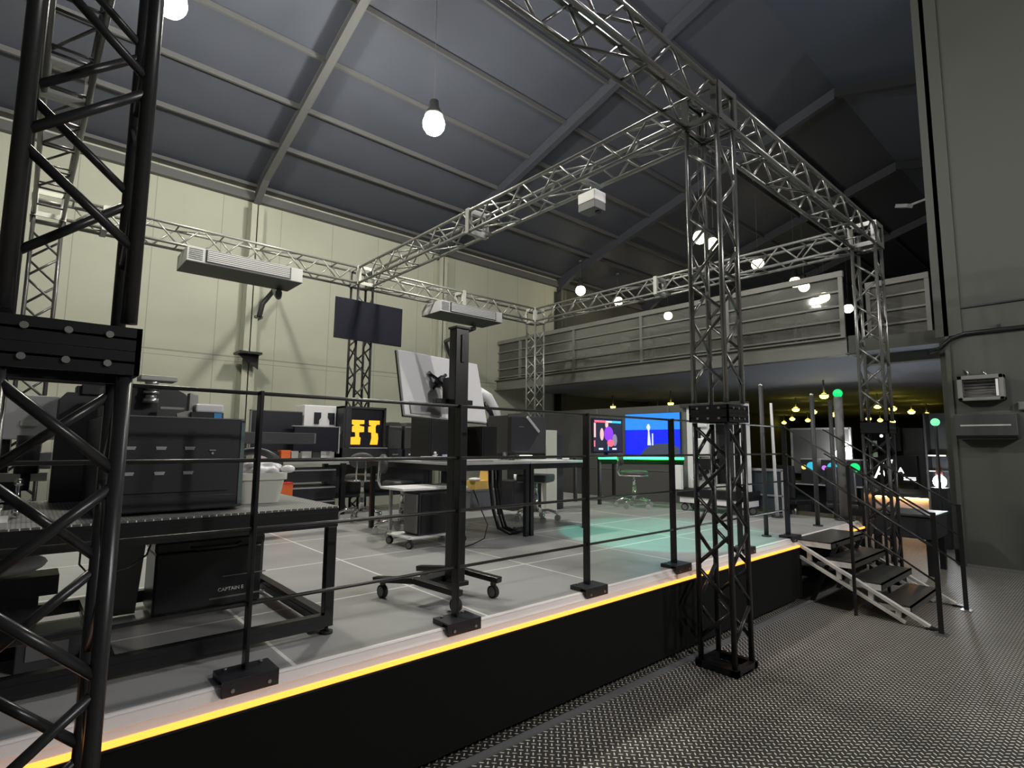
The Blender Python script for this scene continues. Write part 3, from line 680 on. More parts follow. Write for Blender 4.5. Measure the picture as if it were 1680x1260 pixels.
dp = thing('white_display', 'large white-backed display tilted on the black cart column', 'display', (1.965, 2.88, 1.85))
obj('back_shell', MB().cb((0, 0, 0), (0.62, 0.022, 0.43)).xf(TILT), WHITE, dp, 0.006)
obj('bezel', MB().cb((0, 0.014, 0), (0.625, 0.008, 0.436)).xf(TILT), BLACK, dp)
obj('lower_cover', MB().cb((-0.16, -0.014, -0.165), (0.22, 0.012, 0.08)).xf(TILT), LGREY, dp, 0.004)
obj('screen', MB().cb((0, 0.019, 0), (0.6, 0.002, 0.41)).xf(TILT), SCREEN, dp)
mb = MB()
for sx in (-1, 1):
    for sz in (-1, 1): mb.bar((0, -0.045, 0.0), (sx * 0.06, -0.016, sz * 0.06), 0.018, 0.014)
mb.cyl((0, -0.07, 0), (0, -0.02, 0), 0.03, n=16)
obj('vesa_mount', mb.xf(TILT @ Matrix.Translation((-0.045, 0, 0.02))), BLACK, dp)
mb = MB()
for sx in (-1, 1):
    for sz in (-1, 1): mb.cyl((sx * 0.06, -0.028, sz * 0.06), (sx * 0.06, -0.018, sz * 0.06), 0.011)
mb.cyl((0.0, -0.073, 0.0), (0, -0.069, 0), 0.02)
obj('mount_screws', mb.xf(TILT @ Matrix.Translation((-0.045, 0, 0.02))), CHROME, dp)

# ------------------------------------------------------------------ work tables
TT = 1.33
def table(x0, x1, y0, y1, label, legs=((0, 0), (0, 1), (1, 0), (1, 1)), z1=TT, top=LGREY, grp='black-framed tables on the stage', th=0.022, nm='work_table'):
    t = thing(nm, label, 'table', ((x0 + x1) / 2, (y0 + y1) / 2, DECK), 0, grp)
    obj('tabletop', bx(x0, x1, y0, y1, z1 - th, z1), top, t, 0.003)
    mb = MB(); a = 0.045
    mb.box(x0 + a, x1 - a, y0 + 0.01, y0 + 0.045, z1 - 0.075, z1 - th).box(x0 + a, x1 - a, y1 - 0.045, y1 - 0.01, z1 - 0.075, z1 - th)
    mb.box(x0 + 0.01, x0 + 0.045, y0 + a, y1 - a, z1 - 0.075, z1 - th).box(x1 - 0.045, x1 - 0.01, y0 + a, y1 - a, z1 - 0.075, z1 - th)
    obj('apron', mb, BLACK, t)
    for i, j in legs:
        x = (x0 + 0.03, x1 - 0.03)[i]; y = (y0 + 0.03, y1 - 0.03)[j]
        obj('leg', bx(x - 0.022, x + 0.022, y - 0.022, y + 0.022, DECK, z1 - th), BLACK, t, 0.003)
    return t
table(2.80, 3.77, 3.97, 5.46, 'pale-topped black table directly behind the television cart')
table(3.775, 4.64, 3.97, 5.46, 'pale-topped black table with the dark sloped printer on it')
def blackbox(x0, x1, y0, y1, z0, z1, label, cat='speaker', nm='speaker_box', m=DARK, grp=None):
    t = thing(nm, label, cat, ((x0 + x1) / 2, (y0 + y1) / 2, z0), 0, grp)
    obj('cabinet', bx(x0, x1, y0, y1, z0 + 0.008, z1), m, t, 0.006)
    obj('side_panel', bx(x1, x1 + 0.004, y0 + 0.02, y1 - 0.02, z0 + 0.03, z1 - 0.02), DARK2, t)
    obj('front_panel', bx(x0 + 0.02, x1 - 0.02, y0 - 0.004, y0, z0 + 0.03, z1 - 0.02), m, t)
    obj('feet', MB().box(x0 + .02, x0 + .06, y0 + .02, y1 - .02, z0, z0 + .009).box(x1 - .06, x1 - .02, y0 + .02, y1 - .02, z0, z0 + .009), RUBBER, t)
    return t
b1 = blackbox(2.99, 3.46, 4.6, 4.95, TT, 1.775, 'tall matt black box on the table left of the cart column', 'box', 'equipment_box', m=BLACK)
b2 = blackbox(3.54, 3.74, 4.45, 4.8, TT, 1.68, 'shorter matt black box on the table just right of the cart column', 'box', 'equipment_box', m=BLACK)
t = thing('tray_stack', 'flat white trays on the near edge of the table left of the cart', 'tray', (3.0, 4.35, TT))
obj('tray', bx(2.83, 3.3, 4.05, 4.5, TT + 0.03, TT + 0.045), WHITE, t, 0.003); obj('tray', bx(2.86, 3.4, 4.03, 4.45, TT + 0.015, TT + 0.029), WHITE, t, 0.003); obj('tray', bx(2.84, 3.35, 4.04, 4.5, TT, TT + 0.014), LGREY, t, 0.003)
t = thing('small_figurine', 'tiny pale figurine on the table before the tall black box', 'figurine', (2.98, 4.52, TT + 0.0))
obj('plinth', MB().cyl((3.03, 4.55, TT), (3.03, 4.55, TT + 0.02), 0.016), GREY, t)
obj('body', MB().cyl((3.03, 4.55, TT + 0.02), (3.03, 4.55, TT + 0.055), 0.011, 0.018).ball((3.03, 4.55, TT + 0.075), 0.015).bar((3.0, 4.55, TT + 0.05), (3.06, 4.55, TT + 0.06), 0.008), WHITE, t)
t = thing('business_card_stand', 'small bluish card holder on the table before the tall black box', 'card holder', (3.13, 4.53, TT))
obj('holder', MB().bar((3.1, 4.52, TT + 0.01), (3.18, 4.52, TT + 0.01), 0.03, 0.02), LGREY, t); obj('cards', MB().bar((3.14, 4.525, TT + 0.02), (3.14, 4.54, TT + 0.06), 0.07, 0.006), mat('pale_blue_card', (0.45, 0.52, 0.7), 0.5), t)

pr = thing('resin_printer', 'dark printer with a sloped light-edged door on the right table', 'printer', (4.25, 4.6, TT))
mb = MB(); mb.prism([(4.02, TT + 0.06), (4.62, TT + 0.06), (4.62, 1.66), (4.62, 1.82), (4.02, 1.82)], (0, 4.6, 0), (1, 0, 0), (0, 0, 1), (0, 0.35, 0))
obj('housing', mb, DARK2, pr, 0.006)
mb = MB(); mb.prism([(4.02, 1.42), (4.02, 1.8), (4.27, 1.8), (4.45, 1.63), (4.28, 1.42)], (0, 4.54, 0), (1, 0, 0), (0, 0, 1), (0, 0.06, 0)); obj('door', mb, DARK, pr, 0.003)
obj('door_edge', MB().bar((4.25, 4.535, 1.805), (4.435, 4.535, 1.64), 0.03, 0.02, up=(0, 1, 0)), LGREY, pr)
obj('handle', bx(4.13, 4.2, 4.535, 4.54, 1.69, 1.697), STEEL, pr)
obj('light_bar', bx(4.18, 4.32, 4.52, 4.6, TT + 0.03, TT + 0.045), WHITEL, pr)
obj('base', bx(4.04, 4.6, 4.58, 4.93, TT, TT + 0.06), BLACK, pr, 0.004)
t = thing('glass_bowls', 'clear glass dish and jar on the right table', 'dish', (3.9, 4.45, TT))
obj('dish', MB().lathe([(0.03, 0), (0.06, 0.03), (0.062, 0.05), (0.055, 0.05), (0.05, 0.03), (0.0, 0.008)], (3.9, 4.4, TT)), CLEARGLASS, t)
obj('jar', MB().lathe([(0.04, 0), (0.042, 0.08), (0.036, 0.08), (0.034, 0.01), (0.0, 0.008)], (3.95, 4.58, TT)), CLEARGLASS, t)
t = thing('paper_sheets', 'loose white sheets and a mouse on the right end of the table', 'papers', (4.3, 4.2, TT))
obj('sheet', bx(4.02, 4.5, 4.05, 4.35, TT, TT + 0.003), WHITE, t); obj('mouse', MB().ball((4.42, 4.1, TT + 0.018), 0.04, sz=0.4), WHITE, t)
t = thing('angled_panel', 'cream L-shaped panel beside the dark printer', 'panel', (5.3, 5.25, DECK))
obj('upright', bx(5.23, 5.43, 5.2, 5.3, DECK, 1.69), CREAM, t, 0.004); obj('ledge', bx(5.0, 5.23, 5.2, 5.3, 1.0, 1.49), CREAM, t, 0.004)
t = blackbox(5.46, 5.73, 5.36, 5.6, DECK, 1.637, 'narrow black rack behind the cream panel', 'rack', 'equipment_rack')
obj('top_fitting', MB().cyl((5.56, 5.45, 1.637), (5.56, 5.45, 1.7), 0.012).bar((5.53, 5.45, 1.69), (5.7, 5.45, 1.68), 0.02), CHROME, t)

# white robot arm behind the black boxes
ra = thing('robot_arm', 'white and black robot arm leaning beside the dark sloped printer', 'robot arm', (4.2, 5.15, TT))
obj('base', MB().cyl((4.18, 5.15, TT), (4.18, 5.15, TT + 0.12), 0.09, 0.075, n=20), WHITE, ra)
obj('lower_link', MB().tube([(4.18, 5.15, TT + 0.1), (4.2, 5.13, 1.6), (4.27, 5.12, 1.72)], 0.055, n=14), LGREY, ra)
obj('joint', MB().cyl((4.27, 5.03, 1.75), (4.27, 5.21, 1.75), 0.075, n=18), DARK, ra)
obj('upper_link', MB().tube([(4.27, 5.12, 1.77), (4.24, 5.12, 1.9), (4.13, 5.12, 2.05), (4.0, 5.12, 2.1)], 0.075, n=14), WHITE, ra)
obj('wrist', MB().cyl((4.03, 5.12, 2.1), (3.92, 5.12, 2.02), 0.06, 0.045, n=16), WHITE, ra)
obj('black_band', MB().tube([(4.02, 5.04, 1.97), (4.12, 5.04, 1.88), (4.2, 5.04, 1.72)], 0.03, n=10), BLACK, ra)
t = thing('white_monitor_stand', 'white base block below the tilted white display', 'stand', (3.25, 4.85, 1.775))
obj('foot', bx(3.1, 3.4, 4.68, 4.9, 1.775, 1.805), WHITE, t, 0.004); obj('post', bx(3.2, 3.3, 4.8, 4.84, 1.805, 1.9), LGREY, t)

# trolley, computer, floor boxes, cables under the tables
tr = thing('white_trolley', 'white shelf trolley carrying a black computer under the table', 'trolley', (2.8, 4.3, DECK))
obj('top_shelf', bx(2.42, 3.1, 4.1, 4.5, 1.095, 1.115), WHITE, tr, 0.003); obj('bottom_shelf', bx(2.5, 3.1, 4.12, 4.5, 0.685, 0.7), WHITE, tr, 0.003)
for x in (2.52, 3.08):
    for y in (4.14, 4.48):
        if x > 3 or y > 4.3: obj('upright', bx(x - 0.012, x + 0.012, y - 0.012, y + 0.012, 0.7, 1.095), STEEL, tr)
        caster(x, y, tr, R=0.032)
pc = thing('desktop_computer', 'black desktop computer standing on the white trolley shelf', 'computer', (2.8, 4.3, 0.7))
obj('case', bx(2.62, 3.04, 4.16, 4.4, 0.704, 1.07), DARK, pc, 0.005); obj('side_cover', bx(2.64, 3.02, 4.155, 4.16, 0.72, 1.05), BLACK, pc)
obj('grey_edge', bx(2.6, 2.62, 4.18, 4.38, 0.72, 1.05), GREY, pc); obj('feet', bx(2.64, 3.0, 4.18, 4.38, 0.7, 0.705), RUBBER, pc)
t = thing('grey_crate', 'grey box on the stage floor under the right table', 'box', (4.77, 6.03, DECK))
obj('body', bx(4.5, 4.95, 5.9, 6.2, DECK, 0.86), mat('blue_grey_card', (0.13, 0.14, 0.16), 0.6), t, 0.004); obj('lid', bx(4.49, 4.96, 5.89, 6.21, 0.86, 0.885), GREY, t)
t = thing('yellow_carton', 'yellow cardboard carton on top of the grey box', 'carton', (4.75, 6.03, 0.885))
obj('body', bx(4.6, 4.83, 5.92, 6.12, 0.885, 1.0), YELLOW, t, 0.003); obj('flap', MB().bar((4.82, 6.02, 1.0), (4.84, 6.02, 1.12), 0.2, 0.006, up=(1, 0, 0)), YELLOW, t)
t = thing('white_rag', 'white crumpled cloth on the yellow carton', 'cloth', (4.65, 5.97, 1.0))
obj('cloth', MB().ball((4.63, 5.98, 1.02), 0.09, sz=0.25), WHITE, t)
pc2 = blackbox(4.98, 5.25, 5.6, 6.0, DECK, 1.0, 'black computer tower on the stage floor beneath the right table', 'computer', 'computer_tower')
obj('white_tubes', MB().cyl((5.05, 5.62, 1.01), (5.05, 5.62, 1.09), 0.02).ball((5.16, 5.65, 1.03), 0.04, sz=0.6), WHITE, pc2)
t = thing('black_cable_bundle', 'thick black cables hanging from the table to the floor', 'cable', (3.6, 4.3, DECK))
for dx, rr_ in ((0, 0.018), (0.06, 0.012), (0.1, 0.014)):
    obj('cable', MB().tube([(3.56 + dx, 4.35, 1.29), (3.56 + dx, 4.34, 1.1), (3.57 + dx, 4.3, 0.85), (3.6 + dx, 4.25, 0.67), (3.66 + dx, 4.15, 0.625), (3.85 + dx, 4.2, 0.625), (3.9 + dx, 4.35, 0.625)], rr_), BLACK, t)
t = thing('thin_power_cord', 'thin cord curling to the floor right of the cart column', 'cord', (2.45, 3.4, DECK))
obj('cord', MB().tube([(3.2, 4.15, 1.07), (3.25, 4.1, 0.9), (3.3, 4.05, 0.75), (3.22, 4.0, 0.64), (3.05, 3.95, 0.614), (2.9, 3.9, 0.612)], 0.006, n=6), BLACK, t)

# chrome drafting stools
def stool(x, y, rz, label, seat='round'):
    t = thing('drafting_stool', label, 'stool', (x, y, DECK), rz, 'chrome drafting stools on the stage')
    mb = MB()
    for k in range(5):
        a = 2 * PI * k / 5; c, s = math.cos(a), math.sin(a)
        mb.tube([(0.03 * c, 0.03 * s, 0.11), (0.14 * c, 0.14 * s, 0.125), (0.23 * c, 0.23 * s, 0.1), (0.26 * c, 0.26 * s, 0.075)], 0.016, n=8)
    obj('star_base', mb, CHROME, t, world=False)
    for k in range(5):
        a = 2 * PI * k / 5; c, s = 0.26 * math.cos(a), 0.26 * math.sin(a)
        w = obj('caster', MB().cyl((c - 0.018, s, 0.036), (c + 0.018, s, 0.036), 0.036, n=14), CHROME if k % 2 else STEEL, t, world=False)
    obj('gas_column', MB().cyl((0, 0, 0.1), (0, 0, 0.3), 0.03).cyl((0, 0, 0.3), (0, 0, 0.455), 0.02), CHROME, t, world=False)
    if seat == 'round':
        obj('seat', MB().lathe([(0.0, 0.455), (0.19, 0.455), (0.2, 0.47), (0.2, 0.51), (0.18, 0.525), (0.0, 0.525)]), VINYL, t, world=False)
        obj('seat_rim', MB().lathe([(0.196, 0.45), (0.204, 0.45), (0.204, 0.468), (0.196, 0.468)]), STEEL, t, world=False)
        mb = MB()
        for sx in (-0.05, 0.05): mb.tube([(sx, 0.12, 0.45), (sx, 0.21, 0.46), (sx, 0.235, 0.52), (sx, 0.225, 0.7), (sx * 0.6, 0.215, 0.74)], 0.011, n=8)
        obj('back_bracket', mb, CHROME, t, world=False)
        mb = MB(); mb.lathe([(0.0, -0.03), (0.1, -0.03), (0.125, -0.01), (0.125, 0.02), (0.1, 0.035), (0.0, 0.035)])
        mb.xf(Matrix.Translation((0, 0.2, 0.69)) @ Matrix.Diagonal((1.15, 1, 0.75, 1)) @ Matrix.Rotation(PI / 2, 4, 'X'))
        obj('backrest', mb, VINYL, t, world=False)
    else:
        obj('seat', MB().cb((0, 0, 0.5), (0.42, 0.36, 0.08)), VINYL, t, 0.02, world=False); obj('seat_rim', MB().cb((0, 0, 0.455), (0.4, 0.34, 0.012)), STEEL, t, world=False)
    return t
stool(3.02, 6.05, 2.6, 'chrome drafting stool below the orange-windowed printer')
stool(2.86, 4.86, 1.2, 'chrome drafting stool just left of the white trolley')
stool(6.68, 4.85, 0.8, 'chrome stool with grey seat at the green-lit desk')
stool(4.6, 4.75, 0.5, 'square-seated chrome stool under the right end of the table', 'square')

# ------------------------------------------------------------------ bench along the back of the stage
BB = 1.27
bb = thing('storage_bench', 'long dark bench with drawers along the back of the stage', 'bench', (3.3, 6.9, DECK))
obj('worktop', bx(1.7, 4.75, 6.6, 7.25, BB - 0.03, BB), LGREY, bb, 0.003)
for x in (1.75, 3.05, 4.7):
    for y in (6.65, 7.2): obj('leg', bx(x - 0.03, x + 0.03, y - 0.03, y + 0.03, DECK, BB - 0.03), BLACK, bb)
for zz in (0.64, 0.81, 1.02):
    d = obj('drawer', bx(1.85, 2.95, 6.62, 7.1, zz, zz + 0.16), DARK, bb, 0.004)
    obj('drawer_pull', bx(1.86, 2.94, 6.608, 6.62, zz + 0.135, zz + 0.148), LGREY, d)
obj('backboard', bx(3.08, 4.68, 7.18, 7.2, 0.75, 1.2), DARK2, bb)
obj('cross_shelf', bx(3.1, 4.66, 6.75, 7.15, 0.8, 0.83), DARK, bb)
t = blackbox(2.0, 2.6, 6.9, 6.95, 1.36, 1.87, 'upright dark monitor at the left of the back bench', 'monitor', 'monitor', m=SCREEN)
obj('stand', MB().box(2.25, 2.35, 6.93, 6.98, BB, 1.4).box(2.15, 2.45, 6.85, 7.05, BB, BB + 0.012), DARK2, t); obj('light_frame', MB().box(1.985, 2.0, 6.895, 6.95, 1.36, 1.88).box(1.985, 2.6, 6.895, 6.95, 1.87, 1.88), GREY, t)
t = blackbox(2.44, 3.0, 6.72, 6.77, 1.38, 1.69, 'wide dark monitor overlapping the first on the back bench', 'monitor', 'monitor', m=SCREEN)
obj('stand', MB().box(2.7, 2.8, 6.76, 6.81, BB, 1.5).box(2.6, 2.9, 6.68, 6.88, BB, BB + 0.012), DARK2, t); obj('light_frame', MB().box(3.004, 3.018, 6.715, 6.77, 1.36, 1.7).box(2.42, 3.004, 6.715, 6.77, 1.69, 1.7), LGREY, t)
wp = thing('white_enclosure_printer', 'white box printer with two dark windows above the dark monitors', 'printer', (2.82, 7.05, BB))
obj('case', bx(2.62, 3.04, 6.9, 7.2, BB, 1.97), WHITE, wp, 0.008)
for s, x in ((-1, 2.79), (1, 2.97)):
    mb = MB(); mb.prism([(-0.045, 0.0), (0.02, 0.0), (0.02, 0.05), (0.045, 0.085), (0.045, 0.15), (-0.045, 0.15)], (x, 6.892, 1.73), (-s if s > 0 else 1, 0, 0) if False else ((1, 0, 0) if s < 0 else (-1, 0, 0)), (0, 0, 1), (0, 0.008, 0))
    obj('window', mb, SCREEN, wp)
t = thing('long_dark_bar', 'long dark horizontal machine arm in front of the back monitors', 'machine', (1.85, 5.5, DECK))
obj('arm', bx(1.4, 2.18, 5.45, 5.6, 1.48, 1.59), DARK2, t, 0.004); obj('end_cap', bx(2.18, 2.2, 5.45, 5.6, 1.485, 1.588), GREY, t, 0.003)
obj('post', bx(1.44, 1.56, 5.48, 5.58, DECK + 0.02, 1.48), DARK, t); obj('foot', bx(1.3, 1.7, 5.35, 5.7, DECK, DECK + 0.02), DARK, t)
def carton(x0, x1, y0, y1, z0, z1, m, label, m2=None, nm='carton', cat='carton', grp='small boxes on the back bench'):
    t = thing(nm, label, cat, ((x0 + x1) / 2, (y0 + y1) / 2, z0), 0, grp)
    obj('body', bx(x0, x1, y0, y1, z0, z1), m, t, 0.003)
    obj('lid', bx(x0 - 0.002, x1 + 0.002, y0 - 0.002, y1 + 0.002, z1 - 0.02, z1 + 0.002), m2 or m, t)
    return t
carton(1.99, 2.12, 6.66, 6.78, BB, BB + 0.12, PINKCARD, 'pale pink box at the left end of the back bench row')
carton(2.13, 2.26, 6.66, 6.78, BB, BB + 0.11, BLACK, 'black box between the pink and orange boxes')
carton(2.28, 2.39, 6.66, 6.78, BB, BB + 0.13, ORANGE, 'orange box in the row on the back bench')
carton(2.40, 2.48, 6.66, 6.78, BB, BB + 0.12, LGREY, 'grey box right of the orange box')
carton(2.22, 2.36, 6.45, 6.57, DECK, DECK + 0.43, ORANGE, 'orange and red carton below the bench, behind the white bin', mat('red_card', (0.7, 0.05, 0.04), 0.5))

op = thing('orange_window_printer', 'tall black printer with two glowing orange window shapes', 'printer', (3.36, 6.85, BB))
obj('case', MB().box(3.05, 3.08, 6.7, 7.05, BB + 0.015, 1.97).box(3.63, 3.66, 6.7, 7.05, BB + 0.015, 1.97).box(3.05, 3.66, 7.02, 7.05, BB, 1.97).box(3.05, 3.66, 6.7, 7.05, 1.94, 1.97).box(3.05, 3.66, 6.68, 7.05, BB + 0.015, 1.43).box(3.08, 3.16, 6.7, 6.74, 1.43, 1.94), DARK, op, 0.004)
obj('front_shelf', bx(3.14, 3.67, 6.66, 6.7, 1.425, 1.437), LGREY, op)
obj('knob', MB().cyl((3.045, 6.75, 1.62), (3.03, 6.75, 1.62), 0.02), STEEL, op)
obj('inner_glass', bx(3.16, 3.63, 6.74, 6.75, 1.437, 1.94), SCREEN, op)
F1 = [(0.0, 0.0), (0.13, 0.0), (0.135, 0.09), (0.115, 0.1), (0.11, 0.16), (0.18, 0.165), (0.18, 0.235), (0.115, 0.245), (0.115, 0.265), (0.18, 0.27), (0.18, 0.32), (0.01, 0.32), (0.01, 0.265), (0.05, 0.25), (0.015, 0.235), (0.015, 0.165), (0.06, 0.16), (0.065, 0.1), (0.0, 0.095)]
F2 = [(0.03, 0.0), (0.135, 0.0), (0.145, 0.085), (0.135, 0.15), (0.105, 0.155), (0.1, 0.235), (0.115, 0.265), (0.16, 0.27), (0.16, 0.32), (0.005, 0.32), (0.01, 0.26), (0.05, 0.25), (0.0, 0.235), (0.0, 0.165), (0.045, 0.16), (0.05, 0.09)]
obj('lit_window', MB().prism(F1, (3.175, 6.73, 1.475), (1, 0, 0), (0, 0, 1), (0, 0.01, 0)), ORANGEL, op)
obj('lit_window', MB().prism(F2, (3.42, 6.73, 1.475), (1, 0, 0), (0, 0, 1), (0, 0.01, 0)), ORANGEL, op)
for x, l in ((3.78, 'left rounded grey filament cabinet beside the orange-windowed printer'), (4.04, 'middle rounded grey filament cabinet on the back bench'), (4.28, 'right rounded grey filament cabinet next to the tall black box')):
    t = thing('filament_cabinet', l, 'cabinet', (x + 0.11, 6.95, BB), 0, 'rounded grey cabinets on the back bench')
    mb = MB(); mb.prism([(0, 0), (0.215, 0), (0.215, 0.33), (0.18, 0.38), (0.035, 0.38), (0, 0.33)], (x, 6.85, BB + 0.14), (1, 0, 0), (0, 0, 1), (0, 0.3, 0))
    obj('body', mb, DARK2, t, 0.01); obj('top_band', bx(x + 0.01, x + 0.2, 6.842, 6.85, BB + 0.445, BB + 0.465), GREY, t)
    obj('base', bx(x, x + 0.215, 6.83, 7.15, BB, BB + 0.14), DARK, t, 0.004)
    obj('display', bx(x + 0.06, x + 0.15, 6.825, 6.83, BB + 0.06, BB + 0.08), WHITE if x > 4 else STEEL, t)

# ------------------------------------------------------------------ things hung on the truss
tv = thing('wall_television', 'dark television hung on the middle back truss tower', 'television', (3.71, 7.42, 2.99))
TVM = Matrix.Translation((3.72, 7.42, 3.28)) @ Matrix.Rotation(math.radians(0.5), 4, 'Y')
obj('panel', MB().cb((0, 0, 0), (1.08, 0.035, 0.6)).xf(TVM), SCREEN, tv, 0.004)
obj('screen', MB().cb((0, -0.018, 0.004), (1.06, 0.003, 0.575)).xf(TVM), mat('tv_glass', (0.014, 0.015, 0.025), 0.75, spec=0.15), tv)
obj('mount', MB().cb((0, 0.06, 0.05), (0.4, 0.09, 0.06)).cb((0, 0.06, -0.12), (0.4, 0.09, 0.04)).xf(TVM), BLACK, tv)
pj = thing('projector', 'white projector hanging under the middle truss beam', 'projector', (3.73, 3.13, 3.6))
obj('body', bx(3.65, 3.81, 3.03, 3.23, 3.69, 3.79), WHITE, pj, 0.008)
obj('underside', bx(3.653, 3.807, 3.033, 3.227, 3.62, 3.69), GREY, pj, 0.004)
obj('lens', MB().cyl((3.76, 3.08, 3.607), (3.76, 3.08, 3.62), 0.03), BLACK, pj)
obj('hanger', MB().cyl((3.73, 3.13, 3.79), (3.73, 3.13, 3.89), 0.014).box(3.6, 3.86, 3.1, 3.16, 3.885, 3.9), STEEL, pj)
ld = bpy.data.lights.new('projector_beam', 'SPOT'); ld.energy = 260; ld.color = (0.06, 0.8, 0.58); ld.spot_size = math.radians(38); ld.spot_blend = 0.15; ld.shadow_soft_size = 0.02
lo = bpy.data.objects.new('projector_beam', ld); COL.objects.link(lo); lo.location = (3.76, 3.08, 3.58)
dv = Vector((4.95, 3.3, 0.6)) - Vector(lo.location); lo.rotation_euler = dv.to_track_quat('-Z', 'Y').to_euler()

def fan_coil(x0, x1, label):
    L = x1 - x0; y0, y1, z0, z1 = 7.42, 8.0, 3.68, 3.865
    t = thing('air_handling_unit', label, 'air conditioner', ((x0 + x1) / 2, 7.7, z0), 0, 'long ceiling units under the wall-side truss beams')
    obj('casing', bx(x0, x1, y0, y1, z0, z1), LGREY, t, 0.004)
    obj('bottom_pan', bx(x0, x1, y0, y1, z0 - 0.006, z0), DARK2, t)
    g = obj('grille_frame', MB().box(x0 + 0.2 * L / 1.4, x1 - 0.16 * L / 1.4, y0 - 0.006, y0, z0 + 0.015, z1 - 0.01), BLACK, t)
    mb = MB()
    for k in range(6): mb.bar((x0 + 0.22 * L / 1.4, y0 - 0.012, z0 + 0.035 + k * 0.024), (x1 - 0.18 * L / 1.4, y0 - 0.012, z0 + 0.035 + k * 0.024), 0.012, 0.016)
    obj('grille_slats', mb, LGREY, g)
    mb = MB()
    for k in range(6): mb.box(x0 + 0.02, x0 + 0.17 * L / 1.4, y0 - 0.005, y0, z0 + 0.03 + k * 0.024, z0 + 0.04 + k * 0.024)
    obj('end_louvers', mb, GREY, t)
    mb = MB()
    for x in (x0 + 0.1, x1 - 0.1): mb.cyl((x, 7.71, z1), (x, 7.71, 3.9), 0.012).box(x - 0.02, x + 0.02, 7.59, 7.83, 3.875, 3.885)
    obj('hanger', mb, STEEL, t)
    return t
fan_coil(1.3, 2.7, 'long grey air unit under the wall-side beam, left of the television')
fan_coil(4.98, 6.32, 'long grey air unit under the wall-side beam, right of the television')
def pipe(pts, label):
    t = thing('drain_pipe', label, 'pipe', pts[0]); obj('pipe', MB().tube(pts, 0.045, n=8), DARK2, t)
    mb = MB(); a = Vector(pts[-1]); mb.box(a.x - 0.07, a.x + 0.07, a.y, 10.97, a.z - 0.02, a.z + 0.02); obj('wall_clip', mb, DARK, t)
pipe([(2.55, 7.9, 3.615), (2.66, 8.25, 3.64), (2.85, 9.0, 3.9), (3.34, 10.6, 4.38), (3.16, 10.66, 4.08), (3.11, 10.66, 3.82)], 'dark bent drain pipe from the left air unit to the column')
pipe([(6.05, 7.9, 3.615), (6.15, 8.25, 3.63), (7.2, 10.5, 3.87), (7.35, 10.6, 3.7), (7.5, 10.62, 3.48)], 'dark bent drain pipe behind the cart column from the right air unit')
t = thing('column_bracket', 'small black triangular bracket on the pale wall column', 'bracket', (2.95, 10.66, 3.0))
obj('shelf', bx(2.72, 3.1, 10.3, 10.7, 3.06, 3.1), BLACK, t); obj('gusset', MB().prism([(0, 0), (0.36, 0), (0.36, -0.25)], (2.74, 10.5, 3.06), (1, 0, 0), (0, 0, 1), (0, 0.03, 0)), BLACK, t)

# ------------------------------------------------------------------ green-lit desk, its screens, white machine
DP = [(6.55, 5.40), (7.62, 4.36), (7.64, 5.98), (6.55, 5.98)]
dk = thing('gaming_desk', 'dark corner desk with a green light strip at the right of the stage', 'desk', (7.2, 5.5, DECK))
obj('tabletop', MB().prism(DP, (0, 0, 1.295), (1, 0, 0), (0, 1, 0), (0, 0, 0.025)), DARK2, dk)
for x, y in ((6.59, 5.42), (7.58, 4.46), (7.58, 5.92), (6.6, 5.92)): obj('leg', bx(x - 0.022, x + 0.022, y - 0.022, y + 0.022, DECK, 1.295), BLACK, dk)
obj('apron', MB().bar((6.62, 5.42, 1.25), (7.56, 4.5, 1.25), 0.02, 0.08), BLACK, dk)
obj('led_strip', MB().bar((6.54, 5.395, 1.305), (7.61, 4.35, 1.305), 0.018, 0.036), LEDG, dk)
ts = thing('game_television', 'television showing a purple-shirted figure, left of the blue screen', 'television', (7.17, 5.72, 1.32))
obj('panel', bx(6.78, 7.56, 5.71, 5.75, 1.37, 1.93), BLACK, ts, 0.004); obj('stand', MB().box(6.95, 7.4, 5.6, 5.85, 1.32, 1.332).box(7.14, 7.2, 5.74, 5.78, 1.33, 1.5), BLACK, ts)
ys = 5.705
fx = lambda x: 6.80 + (x - 6.76) * 0.79
def scr(x0, x1, z0, z1, m, nm='screen_image', k=0): return obj(nm, bx(fx(x0), fx(x1), ys - 0.0015 * k, ys + 0.001 - 0.0015 * k, z0, z1), m, ts)
scr(6.76, 7.70, 1.39, 1.91, SDARK)
scr(6.79, 7.15, 1.86, 1.895, SRED, 'screen_bar', 1); scr(7.35, 7.66, 1.86, 1.895, SCYAN, 'screen_bar', 1); scr(7.15, 7.35, 1.862, 1.893, SWHITE, 'screen_bar', 1)
scr(6.77, 6.83, 1.62, 1.85, SPINK, 'screen_bar', 1); scr(6.77, 6.81, 1.47, 1.57, SRED, 'screen_bar', 1)
scr(6.92, 7.06, 1.42, 1.45, SWHITE, 'screen_caption', 1); scr(7.36, 7.5, 1.42, 1.45, SWHITE, 'screen_caption', 1); scr(7.21, 7.24, 1.41, 1.49, SCYAN, 'screen_caption', 1)
def blob(cx, cz, rx, rz, m, k=2, n=20): obj('screen_figure', MB().prism([(rx * 0.79 * math.cos(2 * PI * i / n), rz * math.sin(2 * PI * i / n)) for i in range(n)], (fx(cx), ys - 0.0015 * k, cz), (1, 0, 0), (0, 0, 1), (0, 0.001, 0)), m, ts)
